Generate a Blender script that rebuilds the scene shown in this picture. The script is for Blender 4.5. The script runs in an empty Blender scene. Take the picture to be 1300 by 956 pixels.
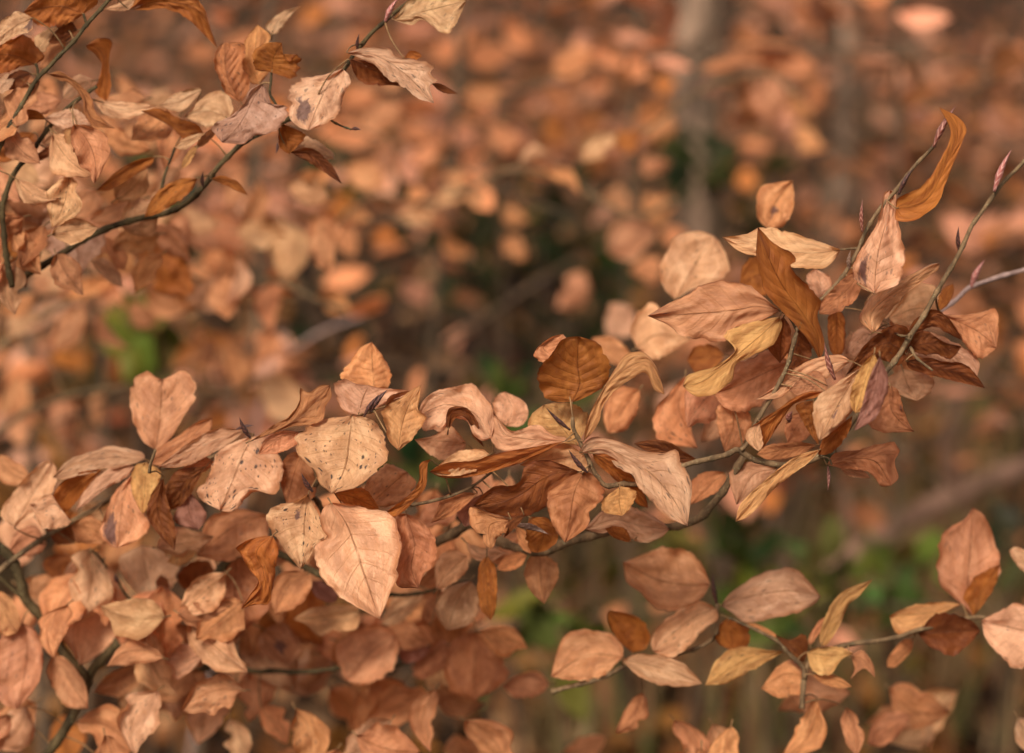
import bpy, math, random
from mathutils import Vector, Matrix, noise
R = math.radians
rnd = random.Random(11)
sc = bpy.context.scene
C = sc.collection
# ---------------------------------------------------------------- camera: short telephoto close-up, 1.2 m from the leaves
PW, PH, LENS = 1300.0, 956.0, 85.0
FPX = LENS / 36.0 * PW
PITCH = R(12.0)
CAM = Vector((0, 0, 1.05))
FWD = Vector((0, math.cos(PITCH), -math.sin(PITCH)))
UP = Vector((0, math.sin(PITCH), math.cos(PITCH)))
RT = Vector((1, 0, 0))
FOCUS = 1.2
SUN_EL, SUN_AZ = 42.0, -158.0      # sun height, and bearing of the sun seen from the leaves (behind the camera, to the left)
def at(x, y, d):                   # photo pixel + distance along the view axis -> point in the world
    return CAM + d * (FWD + RT * ((x - PW / 2) / FPX) + UP * ((PH / 2 - y) / FPX))
def proj(p):
    v = p - CAM; d = v.dot(FWD)
    if d < .05: return None
    return (PW / 2 + FPX * v.dot(RT) / d, PH / 2 - FPX * v.dot(UP) / d, d)
cam = bpy.data.objects.new('camera', bpy.data.cameras.new('camera')); C.objects.link(cam)
cam.location = CAM; cam.rotation_euler = (R(90) - PITCH, 0, 0)
cd = cam.data; cd.lens = LENS; cd.sensor_width = 36; cd.clip_start = .05; cd.clip_end = 300
cd.dof.use_dof = True; cd.dof.focus_distance = FOCUS; cd.dof.aperture_fstop = 4.5; cd.dof.aperture_blades = 9
sc.camera = cam
# ---------------------------------------------------------------- materials
class NT:
    def __init__(s, name):
        s.m = bpy.data.materials.new(name); s.m.use_nodes = True
        s.t = s.m.node_tree; s.t.nodes.clear()
    def n(s, typ, ins=None, **kw):
        o = s.t.nodes.new(typ)
        for k, v in kw.items(): setattr(o, k, v)
        for k, v in (ins or {}).items():
            if isinstance(v, bpy.types.NodeSocket): s.t.links.new(v, o.inputs[k])
            else: o.inputs[k].default_value = v
        return o
    def math(s, op, a, b=None, c=None, clamp=False):
        ins = {0: a}
        if b is not None: ins[1] = b
        if c is not None: ins[2] = c
        return s.n('ShaderNodeMath', ins, operation=op, use_clamp=clamp).outputs[0]
    def ramp(s, f, lo, hi, a=0., b=1.):
        return s.n('ShaderNodeMapRange', {0: f, 1: lo, 2: hi, 3: a, 4: b}, interpolation_type='SMOOTHSTEP').outputs[0]
    def mix(s, f, a, b, blend='MIX'):
        o = s.n('ShaderNodeMix', data_type='RGBA', blend_type=blend)
        for i, v in ((0, f), (6, a), (7, b)):
            if isinstance(v, bpy.types.NodeSocket): s.t.links.new(v, o.inputs[i])
            else: o.inputs[i].default_value = v
        return o.outputs[2]
    def noise(s, vec, scale, detail=3, rough=.55):
        return s.n('ShaderNodeTexNoise', {'Vector': vec, 'Scale': scale, 'Detail': detail, 'Roughness': rough}).outputs[0]
    def out(s, sh): s.n('ShaderNodeOutputMaterial', {0: sh}); return s.m
def rgba(c, a=1): return (c[0], c[1], c[2], a)
def leaf_material(name, source='OBJECT', detail=True, transl=.40):
    b = NT(name)
    if source == 'OBJECT':
        oi = b.n('ShaderNodeObjectInfo'); col = oi.outputs['Color']; rn = oi.outputs['Random']
    else:
        at_ = b.n('ShaderNodeAttribute', attribute_name='tint'); col = at_.outputs['Color']
        rn = b.n('ShaderNodeNewGeometry').outputs['Random Per Island']
    uv = b.n('ShaderNodeUVMap', uv_map='UVMap').outputs[0]
    sp = b.n('ShaderNodeSeparateXYZ', {0: uv})
    u, v01 = sp.outputs[0], sp.outputs[1]
    v = b.math('MULTIPLY_ADD', v01, 2., -1.)
    av = b.math('ABSOLUTE', v)
    off = b.n('ShaderNodeCombineXYZ', {0: b.math('MULTIPLY', rn, 37.), 1: b.math('MULTIPLY', rn, 91.), 2: 0.})
    p = b.n('ShaderNodeVectorMath', {0: b.n('ShaderNodeCombineXYZ', {0: b.math('MULTIPLY', u, 1.5), 1: v, 2: 0.}).outputs[0], 1: off.outputs[0]}, operation='ADD').outputs[0]
    big = b.noise(p, 1.7, 4, .6)
    fine = b.noise(p, 14., 3, .6)
    c1 = b.mix(b.ramp(big, .34, .68), b.mix(1., col, (.70, .62, .58, 1), 'MULTIPLY'), b.mix(1., col, (1.13, 1.12, 1.10, 1), 'MULTIPLY'))
    c2 = b.mix(b.ramp(fine, .3, .75, .0, .22), c1, b.mix(1., col, (.55, .45, .4, 1), 'MULTIPLY'))
    # ribs: a midrib and slanting side ribs, with a fine net between them
    wob = b.math('MULTIPLY_ADD', big, .05, -.025)
    mid = b.ramp(b.math('ABSOLUTE', b.math('ADD', v, wob)), .008, .034, 1., 0.)
    ph = b.math('MULTIPLY', b.math('ADD', b.math('SUBTRACT', u, b.math('MULTIPLY', av, .22)), b.math('MULTIPLY', wob, .5)), 8.5)
    fr = b.math('ABSOLUTE', b.math('SUBTRACT', b.math('FRACT', ph), .5))
    side = b.math('MULTIPLY', b.ramp(fr, .0, .075, 1., 0.), b.ramp(av, .55, 1., 1., .25))
    if detail:
        net = b.n('ShaderNodeTexVoronoi', {'Vector': p, 'Scale': 26., 'Randomness': 1.}, feature='DISTANCE_TO_EDGE').outputs['Distance']
        netm = b.ramp(net, 0., .06, 1., 0.)
        c2 = b.mix(b.math('MULTIPLY', netm, .10), c2, b.mix(1., col, (.6, .5, .4, 1), 'MULTIPLY'))
    c3 = b.mix(b.math('MULTIPLY', side, .28), c2, b.mix(1., col, (.66, .56, .45, 1), 'MULTIPLY'))
    c4 = b.mix(b.math('MULTIPLY', mid, .75), c3, b.mix(1., col, (.36, .27, .18, 1), 'MULTIPLY'))
    # dry darker or bleached rim
    edge = b.math('MULTIPLY', b.ramp(av, .74, 1.), b.ramp(b.noise(p, 3.2, 2), .4, .62))
    c5 = b.mix(b.math('MULTIPLY', edge, .8), c4, b.mix(1., col, (.62, .42, .28, 1), 'MULTIPLY'))
    rim = b.math('MULTIPLY', b.math('MAXIMUM', b.ramp(av, .945, .985), b.ramp(u, .965, .99)), b.ramp(b.noise(p, 6., 2), .38, .55))
    c5 = b.mix(b.math('MULTIPLY', rim, .75), c5, b.mix(1., col, (.30, .18, .12, 1), 'MULTIPLY'))
    fib = b.noise(b.n('ShaderNodeCombineXYZ', {0: b.math('MULTIPLY', ph, 5.), 1: b.math('MULTIPLY_ADD', v, 1.2, b.math('MULTIPLY', rn, 50.)), 2: 0.}).outputs[0], 1., 3, .65)
    c5 = b.mix(b.ramp(fib, .35, .7, .0, .18), c5, b.mix(1., col, (.66, .52, .42, 1), 'MULTIPLY'))
    stain = b.math('MULTIPLY', b.ramp(b.noise(p, 2.6, 5, .7), .53, .66), .62)
    c5 = b.mix(stain, c5, b.mix(1., col, (.76, .62, .50, 1), 'MULTIPLY'))
    pale = b.math('MULTIPLY', b.ramp(b.noise(b.n('ShaderNodeVectorMath', {0: p, 1: (9., 4., 2.)}, operation='ADD').outputs[0], 2.1, 4, .65), .50, .64), .7)
    c5 = b.mix(pale, c5, b.mix(1., col, (1.12, 1.18, 1.22, 1), 'MULTIPLY'))
    hole = None
    if detail:
        spots = b.n('ShaderNodeAttribute', attribute_type='OBJECT', attribute_name='spots').outputs['Fac']
        holes = b.n('ShaderNodeAttribute', attribute_type='OBJECT', attribute_name='holes').outputs['Fac']
        cl = b.noise(p, 2.3, 1)
        def dots(scale, size, w, lo, hi):
            vo = b.n('ShaderNodeTexVoronoi', {'Vector': p, 'Scale': scale, 'Randomness': 1.}, feature='F1')
            pick = b.math('GREATER_THAN', b.n('ShaderNodeSeparateColor', {0: vo.outputs['Color']}).outputs[0], w)
            dd = b.math('ADD', vo.outputs['Distance'], b.math('MULTIPLY_ADD', fine, .12, -.06))
            return b.math('MULTIPLY', b.math('MULTIPLY', b.ramp(dd, size * .5, size, 1., 0.), pick), b.ramp(cl, lo, hi))
        d1 = dots(5., .27, .42, .28, .40)
        d2 = dots(12., .27, .5, .38, .48)
        dk = b.math('MULTIPLY', b.math('MAXIMUM', d1, b.math('MULTIPLY', d2, .8)), spots, clamp=True)
        c5 = b.mix(b.math('MULTIPLY', dk, .9), c5, (.035, .022, .020, 1))
        # one bruised or mouldy patch per leaf, placed by the leaf's own numbers
        pa = {k: b.n('ShaderNodeAttribute', attribute_type='OBJECT', attribute_name=k).outputs['Fac'] for k in ('patch_u', 'patch_v', 'patch_r')}
        du = b.math('MULTIPLY', b.math('SUBTRACT', u, pa['patch_u']), 1.7)
        dv = b.math('SUBTRACT', v, pa['patch_v'])
        rr = b.math('SQRT', b.math('ADD', b.math('MULTIPLY', du, du), b.math('MULTIPLY', dv, dv)))
        rr = b.math('ADD', rr, b.math('MULTIPLY_ADD', b.noise(p, 5., 4, .65), .7, -.35))
        pm = b.math('MULTIPLY', b.ramp(b.math('SUBTRACT', pa['patch_r'], rr), -.03, .10), b.math('GREATER_THAN', pa['patch_r'], .01))
        c5 = b.mix(b.math('MULTIPLY', pm, .8), c5, b.mix(fine, (.16, .075, .075, 1), (.06, .03, .028, 1)))
        h = dots(7., .2, .6, .35, .45)
        hole = b.math('GREATER_THAN', b.math('MULTIPLY', h, holes), .25)
    relief = b.math('ADD', b.math('MULTIPLY', side, -.35), b.math('ADD', b.math('MULTIPLY', mid, -.5), b.math('ADD', b.math('MULTIPLY', fine, .5), b.math('MULTIPLY', fib, .6))))
    if detail: relief = b.math('ADD', relief, b.math('MULTIPLY', netm, -.22))
    bump = b.n('ShaderNodeBump', {'Strength': .8, 'Distance': .0012, 'Height': relief}).outputs[0]
    pr = b.n('ShaderNodeBsdfPrincipled', {'Base Color': c5, 'Roughness': .52, 'Normal': bump, 'Specular IOR Level': .32}).outputs[0]
    tc = b.mix(1., c5, (1.15, .80, .50, 1), 'MULTIPLY')
    tr = b.n('ShaderNodeBsdfTranslucent', {'Color': tc, 'Normal': bump}).outputs[0]
    sh = b.n('ShaderNodeMixShader', {0: transl, 1: pr, 2: tr}).outputs[0]
    if hole is not None:
        sh = b.n('ShaderNodeMixShader', {0: hole, 1: sh, 2: b.n('ShaderNodeBsdfTransparent').outputs[0]}).outputs[0]
    return b.out(sh)
def bark_material(name, lo, hi, scale, lichen=0., stretch=.25):
    b = NT(name)
    pos = b.n('ShaderNodeTexCoord').outputs['Object']
    q = b.n('ShaderNodeMapping', {'Vector': pos, 'Scale': (1, 1, stretch)}).outputs[0]
    f = b.noise(q, scale, 5, .65); g = b.noise(pos, scale * 4, 2)
    c = b.mix(b.ramp(f, .3, .7), rgba(lo), rgba(hi))
    if lichen: c = b.mix(b.math('MULTIPLY', b.ramp(g, .62, .7), lichen), c, (.34, .33, .17, 1))
    vo = b.n('ShaderNodeTexVoronoi', {'Vector': pos, 'Scale': scale * 3.}, feature='F1').outputs['Distance']
    c = b.mix(b.ramp(vo, .12, .22, .45, 0.), c, b.mix(1., rgba(hi), (1.7, 1.65, 1.55, 1), 'MULTIPLY'))
    bump = b.n('ShaderNodeBump', {'Strength': .8, 'Distance': .2 / scale, 'Height': b.math('ADD', f, b.math('MULTIPLY', g, .4))}).outputs[0]
    return b.out(b.n('ShaderNodeBsdfPrincipled', {'Base Color': c, 'Roughness': .75, 'Normal': bump, 'Specular IOR Level': .12}).outputs[0])
def bud_material(name, lo, hi):
    b = NT(name)
    uv = b.n('ShaderNodeUVMap', uv_map='UVMap').outputs[0]; s = b.n('ShaderNodeSeparateXYZ', {0: uv})
    rn = b.n('ShaderNodeObjectInfo').outputs['Random']
    # overlapping bud scales: slanting bands with a pale rim
    w = b.math('FRACT', b.math('ADD', b.math('MULTIPLY', s.outputs[0], 5.5), b.math('ADD', b.math('MULTIPLY', b.math('PINGPONG', b.math('MULTIPLY', s.outputs[1], 3.), .5), 1.6), rn)))
    c = b.mix(b.ramp(w, .55, .95), rgba(lo), rgba(hi))
    bump = b.n('ShaderNodeBump', {'Strength': .7, 'Distance': .0006, 'Height': w}).outputs[0]
    return b.out(b.n('ShaderNodeBsdfPrincipled', {'Base Color': c, 'Roughness': .5, 'Normal': bump}).outputs[0])
M_LEAF = leaf_material('dry_beech_leaf')
def soft_material(name, source='OBJECT', transl=.38, spec=.12):
    b = NT(name)
    col = b.n('ShaderNodeObjectInfo').outputs['Color'] if source == 'OBJECT' else b.n('ShaderNodeAttribute', attribute_name='tint').outputs['Color']
    s = b.n('ShaderNodeSeparateXYZ', {0: b.n('ShaderNodeUVMap', uv_map='UVMap').outputs[0]})
    av = b.math('ABSOLUTE', b.math('MULTIPLY_ADD', s.outputs[1], 2., -1.))
    c = b.mix(b.ramp(av, 0., .12, .5, 0.), col, b.mix(1., col, (.6, .5, .4, 1), 'MULTIPLY'))
    pr = b.n('ShaderNodeBsdfPrincipled', {'Base Color': c, 'Roughness': .5, 'Specular IOR Level': spec}).outputs[0]
    tr = b.n('ShaderNodeBsdfTranslucent', {'Color': b.mix(1., c, (1.15, .80, .50, 1), 'MULTIPLY')}).outputs[0]
    return b.out(b.n('ShaderNodeMixShader', {0: transl, 1: pr, 2: tr}).outputs[0])
M_FAR = soft_material('dry_beech_leaf_far')
M_MASS = soft_material('dry_leaf_mass', 'ATTR')
M_LITTER = soft_material('fallen_leaf_litter', 'ATTR', .02)
M_TWIG = bark_material('beech_twig_bark', (.050, .028, .013), (.175, .102, .048), 160., .25)
M_TWIGD = bark_material('dark_wet_twig_bark', (.024, .015, .006), (.085, .055, .022), 120., .15)
M_TWIGP = bark_material('pale_twig_bark', (.17, .105, .085), (.33, .21, .17), 160.)
M_PETIOLE = bark_material('leaf_stalk', (.12, .06, .024), (.24, .13, .055), 300.)
M_TRUNK = bark_material('grey_beech_bark', (.050, .030, .018), (.25, .148, .092), 26., .35)
M_STEM = bark_material('sapling_bark', (.040, .024, .013), (.13, .080, .046), 60., .1)
M_LOG = bark_material('fallen_log_bark', (.09, .045, .026), (.29, .155, .10), 20., .2)
M_BUD = {'r': bud_material('red_bud', (.15, .036, .020), (.42, .20, .14)), 'p': bud_material('pink_bud', (.34, .10, .075), (.52, .28, .22)),
         'b': bud_material('brown_bud', (.045, .016, .011), (.15, .055, .035)), 'g': bud_material('grey_brown_bud', (.15, .075, .045), (.30, .18, .12))}
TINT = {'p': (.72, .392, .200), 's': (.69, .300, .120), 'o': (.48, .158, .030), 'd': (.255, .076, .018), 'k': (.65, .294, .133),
        'b': (.50, .200, .076), 'y': (.66, .345, .125), 'm': (.42, .185, .120), 'n': (.64, .36, .235), 'c': (.78, .465, .255), 'v': (.022, .011, .006),  # v: near-black brown, shade put into the leaves of the added bushes
        'g': (.056, .058, .013), 'f': (.022, .029, .008), 'h': (.105, .098, .016), 'q': (.080, .088, .018),  # f: green kept dark to deepen the shade in the gaps
        'F': (.66, .250, .105), 'G': (.70, .295, .165), 'H': (.48, .160, .042), 'I': (.24, .086, .030), 'J': (.78, .37, .215)}
# ---------------------------------------------------------------- object helpers
def empty(name, label, cat, loc=(0, 0, 0), group=None):
    o = bpy.data.objects.new(name, None); C.objects.link(o); o.location = loc; o.empty_display_size = .02
    o['label'] = label; o['category'] = cat
    if group: o['group'] = group
    return o
def mesh(name, vs, fs, mat, parent=None, uvs=None, cols=None, smooth=True, origin=None):
    """one mesh object; vertices are given in world space and stored about `origin`"""
    org = Vector(origin) if origin is not None else (vs[0].copy() if len(vs) else Vector())
    me = bpy.data.meshes.new(name)
    me.from_pydata([tuple(v - org) for v in vs], [], fs)
    if smooth: me.polygons.foreach_set('use_smooth', [True] * len(me.polygons))
    if uvs:
        l = me.uv_layers.new(name='UVMap'); d = [0.] * (2 * len(me.loops)); vi = [0] * len(me.loops)
        me.loops.foreach_get('vertex_index', vi)
        for i, k in enumerate(vi): d[2 * i], d[2 * i + 1] = uvs[k]
        l.data.foreach_set('uv', d)
    if cols:
        a = me.color_attributes.new('tint', 'FLOAT_COLOR', 'POINT'); f = []
        for c in cols: f += [c[0], c[1], c[2], 1.]
        a.data.foreach_set('color', f)
    me.materials.append(mat); me.update()
    o = bpy.data.objects.new(name, me); C.objects.link(o)
    if parent is not None:
        o.parent = parent; o.location = org - Vector(parent_world(parent))
    else: o.location = org
    return o
WORLD = {}
def parent_world(p):
    w = Vector(p.location); q = p.parent
    while q is not None: w += Vector(q.location); q = q.parent
    return w
def spline(pts, n):
    """Catmull-Rom through pts, resampled to n+1 points evenly along its length"""
    P = [Vector(p) for p in pts]
    if len(P) == 2: return [P[0].lerp(P[1], i / n) for i in range(n + 1)]
    Q = [P[0] * 2 - P[1]] + P + [P[-1] * 2 - P[-2]]
    out = []; K = 10
    for i in range(1, len(Q) - 2):
        a, b, c, d = Q[i - 1:i + 3]
        for k in range(K):
            t = k / K
            out.append(.5 * ((2 * b) + (c - a) * t + (2 * a - 5 * b + 4 * c - d) * t * t + (3 * b - a - 3 * c + d) * t ** 3))
    out.append(P[-1])
    L = [0.]
    for i in range(1, len(out)): L.append(L[-1] + (out[i] - out[i - 1]).length)
    res = []; j = 0
    for i in range(n + 1):
        s = L[-1] * i / n
        while j < len(L) - 2 and L[j + 1] < s: j += 1
        seg = L[j + 1] - L[j]
        res.append(out[j].lerp(out[j + 1], (s - L[j]) / seg if seg > 1e-12 else 0))
    return res
def tube(pts, radii, sides=8, cap=True):
    vs, fs = [], []; n = len(pts); ref = Vector((.3, .2, .93))
    for i, p in enumerate(pts):
        t = (pts[min(i + 1, n - 1)] - pts[max(i - 1, 0)]).normalized()
        x = t.cross(ref)
        if x.length < .05: x = t.cross(Vector((1, 0, 0)))
        x.normalize(); y = t.cross(x)
        for k in range(sides):
            a = 2 * math.pi * k / sides
            vs.append(p + (x * math.cos(a) + y * math.sin(a)) * radii[i])
        if i:
            for k in range(sides):
                k2 = (k + 1) % sides
                fs.append(((i - 1) * sides + k, (i - 1) * sides + k2, i * sides + k2, i * sides + k))
    if cap: fs += [tuple(range(sides))[::-1], tuple((n - 1) * sides + k for k in range(sides))]
    return vs, fs
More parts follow.
